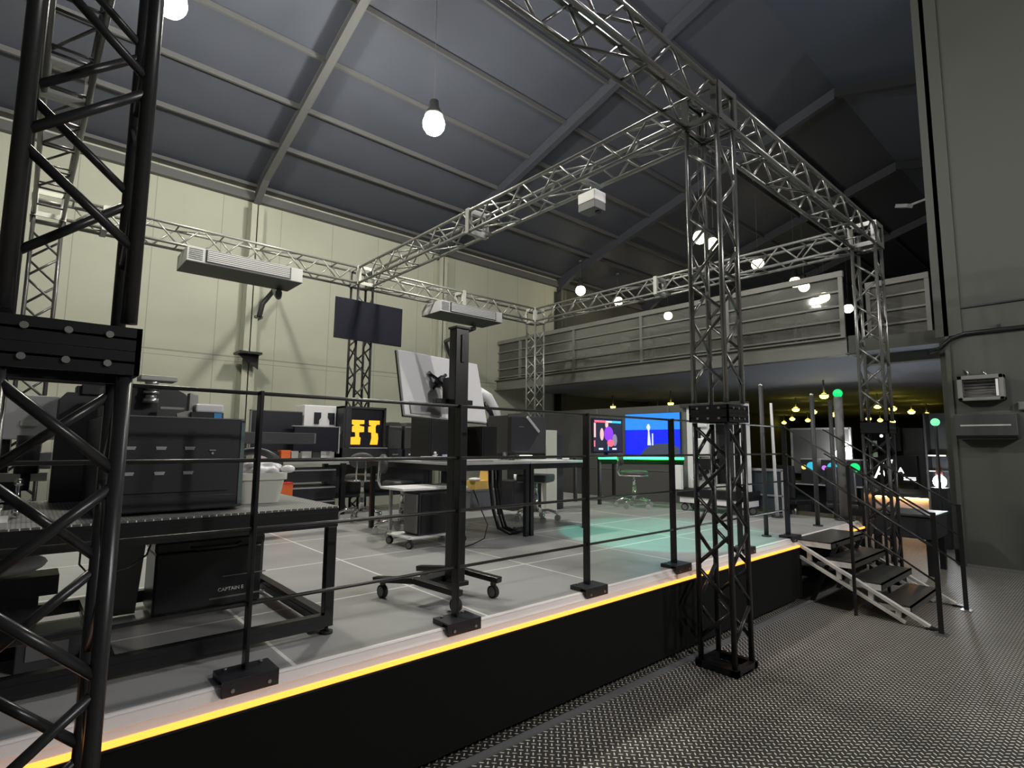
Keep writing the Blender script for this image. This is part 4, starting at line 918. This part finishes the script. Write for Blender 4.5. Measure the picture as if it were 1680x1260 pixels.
blob(7.02, 1.67, 0.06, 0.1, SPINK); blob(7.18, 1.83, 0.05, 0.06, SPINK); blob(7.24, 1.68, 0.15, 0.12, SPURP, 3); blob(7.3, 1.53, 0.11, 0.06, SRED, 3); blob(7.44, 1.58, 0.08, 0.1, mat('screen_grey', (0.02, 0.02, 0.02), emit=(0.35, 0.33, 0.38), es=0.8), 2)
bs = thing('blue_screen', 'large glowing blue screen with a white lighthouse over a dark hill', 'screen', (7.6, 5.14, 1.32))
XB = 7.575; fy = lambda y: 4.63 + (y - 4.07) * 0.79
obj('panel', bx(XB, XB + 0.03, 4.62, 5.67, 1.34, 2.02), BLACK, bs, 0.003); obj('stand', MB().box(7.45, 7.63, 4.95, 5.3, 1.32, 1.332).box(XB + 0.03, XB + 0.05, 5.05, 5.15, 1.33, 1.6), BLACK, bs)
obj('screen_sky', bx(XB - 0.004, XB, 4.63, 5.66, 1.75, 2.012), BLUE1, bs); obj('screen_sea', bx(XB - 0.004, XB, 4.63, 5.66, 1.345, 1.75), BLUE2, bs)
obj('screen_hill', MB().prism([(fy(a), b) for a, b in ((5.0, 1.347), (4.9, 1.42), (4.78, 1.49), (4.65, 1.52), (4.3, 1.535), (4.08, 1.46), (4.08, 1.347))], (XB - 0.007, 0, 0), (0, 1, 0), (0, 0, 1), (0.003, 0, 0)), SHILL, bs)
obj('screen_lighthouse', MB().prism([(fy(a), b) for a, b in ((4.82, 1.5), (4.8, 1.73), (4.84, 1.79), (4.81, 1.84), (4.77, 1.84), (4.745, 1.79), (4.77, 1.73), (4.735, 1.5))], (XB - 0.009, 0, 0), (0, 1, 0), (0, 0, 1), (0.002, 0, 0)), SWHITE, bs)
obj('screen_tower', bx(XB - 0.009, XB - 0.007, fy(4.68), fy(4.71), 1.5, 1.69), SWHITE, bs)
mw = thing('white_gantry_machine', 'tall white framed machine on casters behind the truss tower', 'machine', (7.07, 3.78, DECK))
obj('base_frame', MB().box(6.9, 7.25, 3.3, 4.25, 0.72, 0.8), WHITE, mw, 0.006); obj('dark_base', MB().box(6.88, 7.26, 3.28, 4.28, 0.8, 0.92), BLACK, mw, 0.006)
for x, y in ((6.95, 3.36), (6.95, 4.2), (7.2, 3.36), (7.2, 4.2)): caster(x, y, mw, R=0.05)
for y0, y1 in ((4.04, 4.13), (3.75, 3.92), (3.28, 3.46)): obj('column', bx(6.93, 7.03, y0, y1, 0.92, 2.05), WHITE, mw, 0.004)
obj('column', bx(6.95, 7.05, 4.14, 4.2, 0.92, 2.08), GREY, mw, 0.004)
obj('head_plate', MB().box(6.9, 6.93, 3.82, 3.96, 1.75, 1.98).box(6.9, 6.93, 3.34, 3.5, 1.82, 2.0), WHITE, mw, 0.012)
obj('side_plate', MB().box(6.9, 6.93, 3.8, 3.98, 1.35, 1.6), WHITE, mw, 0.02)
obj('back_panel', bx(7.2, 7.24, 3.4, 4.1, 0.92, 1.95), DARK2, mw)
obj('carriage', MB().box(6.86, 7.1, 3.75, 4.0, 1.18, 1.33).bar((6.88, 4.0, 1.05), (6.88, 3.8, 1.16), 0.05), BLACK, mw, 0.004)
obj('foot_pads', MB().box(6.9, 7.2, 3.45, 3.75, 0.92, 0.99).box(6.9, 7.1, 3.85, 4.05, 0.92, 1.03), PLATE, mw, 0.01)
obj('top_bar', MB().box(6.9, 7.08, 3.3, 4.22, 2.03, 2.08), DARK2, mw, 0.004)
obj('white_slab', bx(6.8, 6.86, 4.16, 4.25, 0.9, 1.23), WHITE, mw, 0.004)
t = thing('grey_display_board', 'blue-grey framed panel standing right of the white machine', 'panel', (7.3, 3.2, DECK))
obj('board', bx(7.3, 7.34, 3.02, 3.42, 0.68, 1.18), mat('blue_grey_panel', (0.06, 0.08, 0.1), 0.35), t)
obj('frame', MB().box(7.28, 7.35, 3.42, 3.46, DECK, 1.2).box(7.28, 7.35, 2.98, 3.02, DECK, 1.2).box(7.28, 7.35, 3.0, 3.44, 1.18, 1.21).box(7.28, 7.35, 3.0, 3.44, 0.86, 0.88), LGREY, t)
t = thing('white_light_pole', 'bright white upright pole beside the blue-grey panel', 'pole', (7.25, 3.08, DECK))
obj('tube', MB().cyl((7.22, 3.06, DECK + 0.02), (7.24, 3.09, 2.06), 0.022, 0.016), WHITE, t); obj('foot', MB().cyl((7.22, 3.06, DECK), (7.22, 3.06, DECK + 0.02), 0.07), DARK, t)

# ------------------------------------------------------------------ right wall: heater, air conditioner, conduit
ht = thing('wall_heater', 'square grey fan heater mounted high on the right wall', 'heater', (9.0, 1.22, 2.1))
obj('body', MB().box(8.95, 9.12, 1.0, 1.045, 2.1, 2.42).box(8.95, 9.12, 1.4, 1.45, 2.1, 2.42).box(8.95, 9.12, 1.0, 1.45, 2.1, 2.14).box(8.95, 9.12, 1.0, 1.45, 2.37, 2.42).box(9.09, 9.12, 1.0, 1.45, 2.1, 2.42), MEZZ, ht, 0.004)
mb = MB()
for k in range(5): mb.bar((8.97, 1.05, 2.17 + k * 0.043), (8.97, 1.4, 2.17 + k * 0.043), 0.02, 0.006)
obj('louvers', mb, DARK2, ht); obj('white_edge', bx(8.955, 8.97, 1.05, 1.075, 2.15, 2.36), WHITE, ht); obj('coil', bx(9.02, 9.04, 1.05, 1.4, 2.14, 2.22), GREY, ht)
obj('bracket', MB().tube([(9.12, 1.38, 2.46), (9.03, 1.38, 2.5), (9.0, 1.34, 2.48), (9.0, 1.34, 2.42)], 0.012).tube([(9.12, 1.2, 2.46), (9.03, 1.2, 2.48), (9.0, 1.16, 2.42)], 0.012), STEEL, ht)
t = thing('split_air_conditioner', 'dark slim air conditioner with a lit slot below the heater', 'air conditioner', (9.0, 1.2, 1.62))
mb = MB(); mb.prism([(0, 0.04), (0.05, 0), (0.22, 0), (0.22, 0.31), (0.0, 0.31)], (8.9, 0.9, 1.62), (1, 0, 0), (0, 0, 1), (0, 0.6, 0))
obj('body', mb, DARK2, t, 0.012); obj('white_slot', bx(8.892, 8.9, 0.96, 1.44, 1.775, 1.793), PLATE, t); obj('lower_flap', bx(8.93, 8.95, 0.93, 1.46, 1.613, 1.62), DARK, t)
t = thing('junction_box', 'small grey junction box on the right wall', 'box', (9.1, 0.82, 2.02)); obj('box', bx(9.08, 9.13, 0.8, 0.9, 1.97, 2.07), GREY, t, 0.003); obj('cover', bx(9.072, 9.08, 0.81, 0.89, 1.98, 2.06), GREY, t)  # grey junction box fixed to the right wall
t = thing('wall_conduit', 'thin dark conduit along the right wall below the seam', 'pipe', (9.1, 0.5, 2.99))
obj('conduit', MB().tube([(9.1, -3, 2.99), (9.1, 1.35, 2.99), (9.08, 1.5, 2.94), (9.08, 1.62, 2.82), (9.2, 1.75, 2.8)], 0.028), BLACK, t)
obj('clips', MB().box(9.09, 9.13, 1.0, 1.03, 2.96, 3.06).box(9.09, 9.13, -1, -0.97, 2.96, 3.06), BLACK, t)
t = thing('roof_floodlight', 'small pale floodlight bracket high beside the wall column', 'floodlight', (9.2, 1.95, 4.9))
obj('arm', MB().bar((9.25, 1.55, 5.0), (9.2, 1.9, 4.93), 0.03), GREY, t); obj('head', MB().bar((9.12, 1.84, 4.9), (9.2, 2.0, 4.97), 0.1, 0.05), GREY, t)

# ------------------------------------------------------------------ pendant lamps
def highbay(x, y, z, label, lens, grp, r=0.15):
    t = thing('pendant_lamp', label, 'lamp', (x, y, z), 0, grp)
    obj('rod', MB().cyl((x, y, z + 0.2), (x, y, roof_z(y) - 0.02), 0.004, n=6).cyl((x, y, roof_z(y) - 0.05), (x, y, roof_z(y) + 0.0), 0.05, n=12), GREY, t)
    obj('housing', MB().lathe([(0.0, 0.22), (0.06, 0.22), (0.07, 0.12), (r * 0.8, 0.04), (r * 0.85, 0.0), (0.0, 0.0)], (x, y, z), 24), DARK2, t)
    obj('lens', MB().ball((x, y, z - r * 0.78), r, n=16), lens, t)
g1 = 'round pendant lamps over the stage'; g2 = 'pendant lamps over the gallery'
highbay(3.87, 6.04, 5.97, 'bright round pendant lamp in the middle of the dark ceiling', LAMP, g1)
highbay(0.75, 6.04, 5.97, 'bright round pendant lamp at the top left edge', LAMP, g1)
highbay(3.9, 2.3, 5.9, 'round pendant lamp straight above the near corner of the truss', LAMPC, None)
REARFILL = emis('rear_fill_lit', (1.0, 0.97, 0.92), 430)  # unseen lamps added behind the camera to light floor and front faces
highbay(6.3, -3.6, 4.9, 'added unseen lamp behind the camera towards the heater wall', REARFILL, 'added unseen rear lamps')
highbay(3.6, -3.3, 4.6, 'added unseen lamp behind the camera over the diamond plate floor', REARFILL, 'added unseen rear lamps')
for x, y, l in ((10.2, 5.66, 'left lamp of the touching pair seen inside the tower lattice'), (10.75, 5.66, 'right lamp of the touching pair seen inside the tower lattice'), (12.75, 5.61, 'wide bright lamp in front of the gallery-side beam'), (14.9, 5.6, 'left lamp of the close pair over the gallery rail'), (15.5, 5.6, 'right lamp of the close pair over the gallery rail'), (17.0, 5.6, 'lamp low over the gallery rail, left of the stair-side tower'), (19.0, 5.6, 'lamp seen against the left edge of the stair-side tower'), (11.4, 10.0, 'round white lamp above the far corner beam'), (13.1, 10.0, 'small lamp behind the far beam'), (15.8, 10.0, 'amber lamp seen just under the gallery top rail')):
    highbay(x, y, 5.92, l, LAMPFAR, g2, 0.14)

# ------------------------------------------------------------------ gallery railing and furniture on the gallery
gr = thing('gallery_railing', 'long grey railing with smoky glass along the upper gallery', 'railing', (9.2, 6.85, 3.16))
obj('top_rail', MB().box(9.17, 9.23, 2.76, 10.95, 4.1, 4.19), MEZZ, gr)
for y in (2.8, 4.62, 6.45, 8.28, 10.1): obj('post', bx(9.18, 9.22, y - 0.03, y + 0.03, 3.16, 4.1), MEZZ, gr)
for z in (3.88, 3.65, 3.43, 3.22): obj('bar', MB().box(9.185, 9.205, 2.8, 10.95, z - 0.015, z + 0.015), MEZZ, gr)
for a, b in ((2.83, 4.59), (4.65, 6.42), (6.48, 8.25), (8.31, 10.07), (10.13, 10.95)): obj('glass_panel', bx(9.225, 9.232, a, b, 3.18, 4.1), HAZEGLASS, gr)
gr2 = thing('landing_railing', 'short set-back grey railing beside the wall column', 'railing', (10.05, 2.2, 3.12))
obj('top_rail', MB().box(10.02, 10.08, 1.86, 2.7, 4.06, 4.15), MEZZ, gr2); obj('post', bx(10.03, 10.07, 1.86, 1.92, 3.12, 4.06), MEZZ, gr2); obj('post', bx(10.03, 10.07, 2.64, 2.7, 3.12, 4.06), MEZZ, gr2)
for z in (3.88, 3.65, 3.43, 3.2): obj('bar', MB().box(10.035, 10.055, 1.9, 2.66, z - 0.015, z + 0.015), MEZZ, gr2)
obj('glass_panel', bx(10.075, 10.082, 1.93, 2.64, 3.14, 4.06), HAZEGLASS, gr2)
t = thing('mounted_box', 'dark box on the end of the gallery edge', 'box', (9.3, 2.65, 2.95)); obj('box', bx(9.2, 9.5, 2.62, 2.74, 2.88, 3.17), DARK2, t); obj('face', bx(9.19, 9.2, 2.63, 2.73, 2.9, 3.15), DARK, t)
t = thing('folded_table_stack', 'stack of slanted folded tabletops behind the short railing', 'tables', (10.8, 2.3, 3.1))
for k in range(7): obj('slab', MB().bar((10.6, 2.75, 3.25 + k * 0.11), (10.9, 2.15, 3.13 + k * 0.1), 0.5, 0.035), MEZZ, t)
obj('support', bx(10.75, 10.8, 2.3, 2.6, 3.1, 3.2), DARK2, t)
PALE = mat('pale_chair', (0.4, 0.4, 0.38), 0.5)
def gtable(x, y, label):
    t = thing('round_table', label, 'table', (x, y, 3.1), 0, 'round tables on the gallery')
    obj('tabletop', MB().cyl((x, y, 3.8), (x, y, 3.83), 0.38, n=28), PALE, t); obj('stem', MB().cyl((x, y, 3.13), (x, y, 3.8), 0.03), GREY, t); obj('base', MB().cyl((x, y, 3.1), (x, y, 3.13), 0.22, n=20), DARK2, t)
def gchair(x, y, rz, m, label):
    t = thing('gallery_chair', label, 'chair', (x, y, 3.1), rz, 'chairs on the gallery')
    obj('seat', MB().cb((0, 0, 0.45), (0.4, 0.4, 0.03)), m, t, 0.01, world=False)
    obj('backrest', MB().cb((0, 0.19, 0.68), (0.38, 0.03, 0.2)), m, t, 0.01, world=False)
    for sx in (-1, 1):
        for sy in (-1, 1): obj('leg', MB().cyl((sx * 0.17, sy * 0.17, 0.44), (sx * 0.2, sy * 0.2, 0), 0.012, n=8), DARK2, t, world=False)
        obj('back_post', MB().cyl((sx * 0.16, 0.18, 0.44), (sx * 0.16, 0.2, 0.76), 0.011, n=8), DARK2, t, world=False)
gtable(10.3, 8.9, 'round pale table on the gallery near the far corner'); gtable(10.3, 6.9, 'round pale table on the gallery above the green-lit desk'); gtable(10.3, 3.9, 'round pale table on the gallery nearest its right end')
gchair(9.8, 8.6, 0.4, PALE, 'pale chair on the gallery at the far corner table'); gchair(9.75, 9.3, 2.8, DARK2, 'dark chair on the gallery at the far corner table')
gchair(9.8, 6.35, 0.3, DARK2, 'dark chair on the gallery close behind the second railing post'); gchair(9.8, 7.5, 3.2, PALE, 'pale chair on the gallery left of the second table')
gchair(9.85, 3.4, 0.2, DARK2, 'dark chair on the gallery near the right railing end'); gchair(9.85, 4.35, 2.9, DARK2, 'dark chair on the gallery left of the nearest table')
t = thing('patio_heater', 'shiny upright cylinder standing behind the gallery railing', 'heater', (9.7, 4.75, 3.1)); obj('body', MB().cyl((9.7, 4.75, 3.1), (9.7, 4.75, 3.88), 0.075, n=20), STEEL, t); obj('cap', MB().ball((9.7, 4.75, 3.88), 0.075, sz=0.5), CHROME, t)

# ------------------------------------------------------------------ hall under the gallery
def downlight(x, y, z, label, grp='small warm downlights in the hall under the gallery', r=0.075):
    t = thing('downlight', label, 'lamp', (x, y, z), 0, grp)
    obj('can', MB().cyl((x, y, z + 0.03), (x, y, 2.95), 0.02, n=8).cyl((x, y, z + 0.02), (x, y, z + 0.045), r * 1.15, n=12), GREY, t); obj('bulb', MB().ball((x, y, z), r, n=12, sz=0.7), SPOTL, t)
DL = [(12.97, 4.39, 'downlight nearest the green-topped pole'), (17.16, 6.6, 'upper left downlight in the hall'), (18.73, 6.67, 'second upper downlight from the left in the hall'), (20.8, 6.75, 'upper downlight just left of the green-topped pole'), (23.0, 9.0, 'lower left downlight in the hall'), (24.6, 9.0, 'lower downlight left of centre in the hall'), (26.4, 11.0 - 0.3, 'leftmost small downlight low in the hall'),
      (17.05, 4.47, 'upper downlight just right of the stair-side tower'), (18.5, 4.48, 'second upper downlight right of the stair-side tower'), (20.5, 4.48, 'largest downlight near the hall right end'), (22.5, 4.5, 'rightmost downlight above the mint lamp'), (24.5, 6.75, 'lower downlight inside the stair-side tower'), (26.1, 6.78, 'tiny lower downlight right of the tower'), (27.8, 6.76, 'lower downlight right of the stair-side tower')]
for x, y, l in DL: downlight(x, y, 2.6, l, r=0.1 if x > 16 else 0.09)
for x, y, l in ((12.8, 10.0, 'downlight above the game television'), (14.4, 9.55, 'downlight above the left edge of the blue screen'), (12.75, 8.05, 'downlight above the right part of the blue screen')): downlight(x, y, 2.6, l, r=0.075)
# long desk with glowing computers
t = thing('hall_desk', 'long dark desk in the hall carrying the glowing computers', 'desk', (11.7, 4.2, 0))
obj('top', bx(11.4, 12.1, 3.3, 4.85, 0.76, 0.8), DARK2, t); obj('side', bx(11.45, 12.05, 3.3, 3.35, 0, 0.76), DARK, t); obj('side', bx(11.45, 12.05, 4.8, 4.85, 0, 0.76), DARK, t); obj('edge', bx(11.39, 11.4, 3.3, 4.85, 0.765, 0.79), LGREY, t); obj('back', bx(11.95, 12.0, 3.35, 4.8, 0.2, 0.76), DARK, t)
for y, a, b, l in ((4.25, YELB, CYANB, 'computer with a yellow and cyan glowing fan'), (3.88, PURB, CYANB, 'computer with a purple and cyan glowing fan'), (3.5, CYANB, GREENB, 'computer with a green glowing fan by the grey pole')):
    t = thing('gaming_computer', l, 'computer', (11.7, y, 0.8), 0, 'glowing computers on the hall desk')
    obj('case', bx(11.55, 12.0, y - 0.15, y + 0.15, 0.8, 1.25), DARK, t, 0.004)
    obj('fan_ring', MB().cyl((11.54, y - 0.05, 1.12), (11.55, y - 0.05, 1.12), 0.085, n=20), b, t)
    obj('fan_ring', MB().cyl((11.54, y + 0.09, 1.1), (11.55, y + 0.09, 1.1), 0.045, n=16), a, t)
    obj('top_trim', bx(11.53, 12.0, y - 0.14, y + 0.14, 1.25, 1.27), LGREY, t)
def hchair(x, y, rz, label):
    t = thing('office_chair', label, 'chair', (x, y, 0), rz, 'dark office chairs in the hall')
    obj('seat', MB().cb((0, 0, 0.48), (0.48, 0.48, 0.08)), DARK, t, 0.02, world=False); obj('backrest', MB().cb((0, 0.24, 0.85), (0.46, 0.07, 0.6)), DARK, t, 0.03, world=False)
    mb = MB()
    for k in range(5): a = 2 * PI * k / 5; mb.bar((0, 0, 0.09), (0.28 * math.cos(a), 0.28 * math.sin(a), 0.06), 0.035, 0.03).cyl((0.27 * math.cos(a) - 0.015, 0.27 * math.sin(a), 0.03), (0.27 * math.cos(a) + 0.015, 0.27 * math.sin(a), 0.03), 0.03, n=10)
    obj('star_base', mb, BLACK, t, world=False); obj('column', MB().cyl((0, 0, 0.09), (0, 0, 0.45), 0.03), STEEL, t, world=False)
hchair(10.95, 4.3, 1.2, 'dark office chair in front of the yellow-fan computer'); hchair(10.9, 3.5, 1.9, 'dark office chair in front of the green-fan computer')
t = thing('partition_screen', 'plain grey partition board standing in the hall', 'partition', (13.2, 4.6, 0)); obj('board', bx(13.2, 13.25, 4.0, 5.2, 0.9, 1.9), GREY, t); obj('frame', MB().box(13.19, 13.26, 3.98, 4.02, 0, 1.92).box(13.19, 13.26, 5.18, 5.22, 0, 1.92).box(13.19, 13.26, 4.0, 5.2, 1.88, 1.92), LGREY, t)
t = thing('white_mascot_lamp', 'white rounded lamp with a separate cap behind the grey pole', 'lamp', (12.9, 4.05, 0.8)); obj('body', MB().ball((12.9, 4.05, 1.36), 0.15, sz=0.9).cyl((12.9, 4.05, 1.15), (12.9, 4.05, 1.3), 0.09, 0.12), emis('mascot_lit', (1.0, 0.98, 0.95), 16), t); obj('cap', MB().ball((12.9, 4.05, 1.58), 0.13, sz=0.3), emis('mascot_lit', (1.0, 0.98, 0.95), 16), t); obj('post', MB().cyl((12.9, 4.05, 0.0), (12.9, 4.05, 1.15), 0.03), DARK, t)
# low lit platform with amber edge
t = thing('lit_platform', 'low pale platform with an amber light strip along its edge', 'platform', (12.8, 2.9, 0))
obj('body', bx(12.2, 13.6, 2.4, 3.6, 0, 0.6), mat('warm_pale_face', (0.62, 0.5, 0.42), 0.6), t); obj('top', bx(12.1, 13.6, 2.38, 3.62, 0.6, 0.66), DARK, t)
obj('led_strip', MB().box(12.16, 12.18, 2.45, 3.0, 0.575, 0.597).box(12.16, 12.18, 3.06, 3.16, 0.575, 0.597).box(12.16, 12.18, 3.22, 3.32, 0.575, 0.597).box(12.16, 12.18, 3.5, 3.55, 0.575, 0.597), emis('platform_led', (1.0, 0.5, 0.16), 22), t)
# glowing sign, dark display, grey cabinet
t = thing('glowing_sign', 'dark board with glowing white letters behind the stair-side tower', 'sign', (16, 4.0, 0.0))
obj('board', bx(16.0, 16.05, 3.45, 4.5, 0.6, 1.3), DARK, t); obj('legs', MB().box(16.0, 16.05, 3.5, 3.55, 0, 0.6).box(16.0, 16.05, 4.4, 4.45, 0, 0.6), DARK, t)
RZ = Matrix.Rotation(-PI / 2, 4, 'Z') @ Matrix.Rotation(PI / 2, 4, 'X')
text_mesh('A', 0.44, 'letter', WHITEL, t, (15.99, 4.36, 0.74), RZ); text_mesh('A', 0.2, 'letter', WHITEL, t, (15.99, 3.86, 0.88), RZ); text_mesh('E', 0.12, 'letter', WHITEL, t, (15.99, 4.02, 0.86), RZ)
obj('line', MB().box(15.985, 15.99, 3.5, 3.74, 0.72, 0.75).box(15.985, 15.99, 3.5, 3.74, 0.77, 0.79), WHITEL, t)
obj('upper_stroke', MB().prism([(4.2, 1.06), (4.08, 1.06), (4.04, 1.2), (4.12, 1.2)], (15.985, 0, 0), (0, 1, 0), (0, 0, 1), (0.005, 0, 0)).prism([(3.98, 1.2), (3.88, 1.2), (3.92, 1.06), (3.96, 1.06)], (15.985, 0, 0), (0, 1, 0), (0, 0, 1), (0.005, 0, 0)), WHITEL, t)
t = thing('dark_display', 'dark display panel with a small white light above the glowing sign', 'display', (15.9, 4.05, 0)); obj('panel', bx(15.8, 15.86, 3.72, 4.4, 1.42, 2.0), SCREEN, t); obj('light_dot', MB().cyl((15.79, 4.1, 1.78), (15.8, 4.1, 1.78), 0.035), WHITEL, t); obj('post', bx(15.82, 15.86, 4.03, 4.09, 0, 1.42), DARK, t)
for z, l in ((1.6, 'upper small pale green square tag by the display'), (1.32, 'lower small pale green square tag by the display')):
    t = thing('green_tag', l, 'tag', (15.7, 4.25, z), 0, 'pale green tags'); obj('tag', bx(15.78, 15.79, 4.2, 4.3, z - 0.06, z + 0.06), mat('glowing_green_card', (0.3, 0.4, 0.3), 0.5, emit=(0.3, 0.42, 0.3), es=0.25), t); obj('string', bx(15.785, 15.795, 4.245, 4.255, z + 0.06, z + 0.12), DARK, t)  # card tags given a faint glow of their own
t = thing('grey_cabinet', 'plain grey cabinet right of the glowing sign', 'cabinet', (16.2, 3.5, 0)); obj('body', bx(16.1, 16.6, 3.3, 3.74, 0.02, 1.97), GREY, t, 0.004); obj('door', bx(16.085, 16.1, 3.32, 3.72, 1.05, 1.95), GREY, t); obj('base', bx(16.12, 16.58, 3.32, 3.72, 0, 0.02), DARK, t)
t = thing('lit_shelf', 'dark shelf unit with two small lit shelves at the hall right edge', 'shelf', (11.6, 2.2, 0)); obj('frame', MB().box(11.6, 11.9, 2.35, 2.38, 0, 2.1).box(11.6, 11.9, 1.85, 1.88, 0, 2.1).box(11.88, 11.9, 1.85, 2.38, 0, 2.1), DARK2, t); obj('shelf', MB().box(11.6, 11.88, 1.88, 2.35, 1.36, 1.38).box(11.6, 11.88, 1.88, 2.35, 1.1, 1.12), DARK2, t); obj('shelf_light', MB().box(11.59, 11.6, 2.1, 2.34, 1.362, 1.378), WHITEL, t); obj('small_shelf_light', MB().box(11.59, 11.6, 2.25, 2.34, 1.102, 1.112), WHITEL, t)
t = thing('white_globe_lamp', 'dazzling white globe lamp with a copper top at the right', 'lamp', (10.5, 2.0, 0)); obj('globe', MB().ball((10.5, 2.0, 0.99), 0.085, sz=1.1), emis('globe_lit', (0.9, 0.96, 1.0), 130), t); obj('copper_top', MB().cyl((10.5, 2.0, 1.07), (10.5, 2.0, 1.2), 0.05, 0.04, n=16), mat('copper', (0.5, 0.2, 0.14), 0.3, 0.9), t); obj('pedestal', MB().box(10.4, 10.6, 1.9, 2.1, 0, 0.9), DARK, t)
t = thing('mint_ball_lamp', 'mint green ball lamp near the wall column', 'lamp', (9.62, 1.84, 0)); obj('ball', MB().ball((9.6, 1.83, 1.86), 0.055), MINTB, t); obj('post', MB().cyl((9.6, 1.83, 0), (9.6, 1.83, 1.81), 0.02), DARK2, t)
# dark bar table behind the stairs
t = thing('bar_table', 'bulky dark table on thick legs behind the stair railing', 'table', (8.3, 1.95, 0))
obj('body', MB().box(8.05, 8.75, 1.62, 2.26, 0.42, 0.68), DARK, t, 0.01); obj('top', bx(8.03, 8.77, 1.6, 2.28, 0.68, 0.71), DARK2, t, 0.006)
for x in (8.1, 8.7):
    for y in (1.68, 2.2): obj('leg', bx(x - 0.03, x + 0.03, y - 0.03, y + 0.03, 0, 0.42), BLACK, t)
t = thing('tall_grey_post', 'slim grey post in the hall between the two pole tops', 'pole', (9.0, 2.97, 0)); obj('shaft', MB().cyl((9.0, 2.97, 0.02), (9.0, 2.97, 2.2), 0.03), DARK2, t); obj('foot', MB().cyl((9.0, 2.97, 0), (9.0, 2.97, 0.02), 0.1), DARK, t)

# ------------------------------------------------------------------ world, camera, view
w = bpy.data.worlds.new('World'); S.world = w; w.use_nodes = True
w.node_tree.nodes['Background'].inputs[0].default_value = (0.5, 0.52, 0.6, 1); w.node_tree.nodes['Background'].inputs[1].default_value = 0.02
yaw, pit, rol = [math.radians(a) for a in (41.522, 6.252, 0.5185)]
fw = Vector((math.sin(yaw) * math.cos(pit), math.cos(yaw) * math.cos(pit), math.sin(pit)))
rt = Vector((math.cos(yaw), -math.sin(yaw), 0)); up = rt.cross(fw)
r_, u_ = rt * math.cos(rol) + up * math.sin(rol), up * math.cos(rol) - rt * math.sin(rol)
cam = bpy.data.cameras.new('Camera'); cam.sensor_width = 36; cam.lens = 36 * 898.6 / 1680; cam.clip_start = 0.05; cam.clip_end = 200
co = bpy.data.objects.new('Camera', cam); COL.objects.link(co)
M = Matrix((r_, u_, -fw)).transposed().to_4x4(); M.translation = (0, 0, 1.5); co.matrix_world = M
S.camera = co
S.view_settings.view_transform = 'Standard'; S.view_settings.look = 'None'; S.view_settings.gamma = 1; S.view_settings.use_curve_mapping = False
S.view_settings.exposure = 0.1
S.cycles.use_denoising = True
S.cycles.sample_clamp_indirect = 3.0
S.cycles.max_bounces = 8
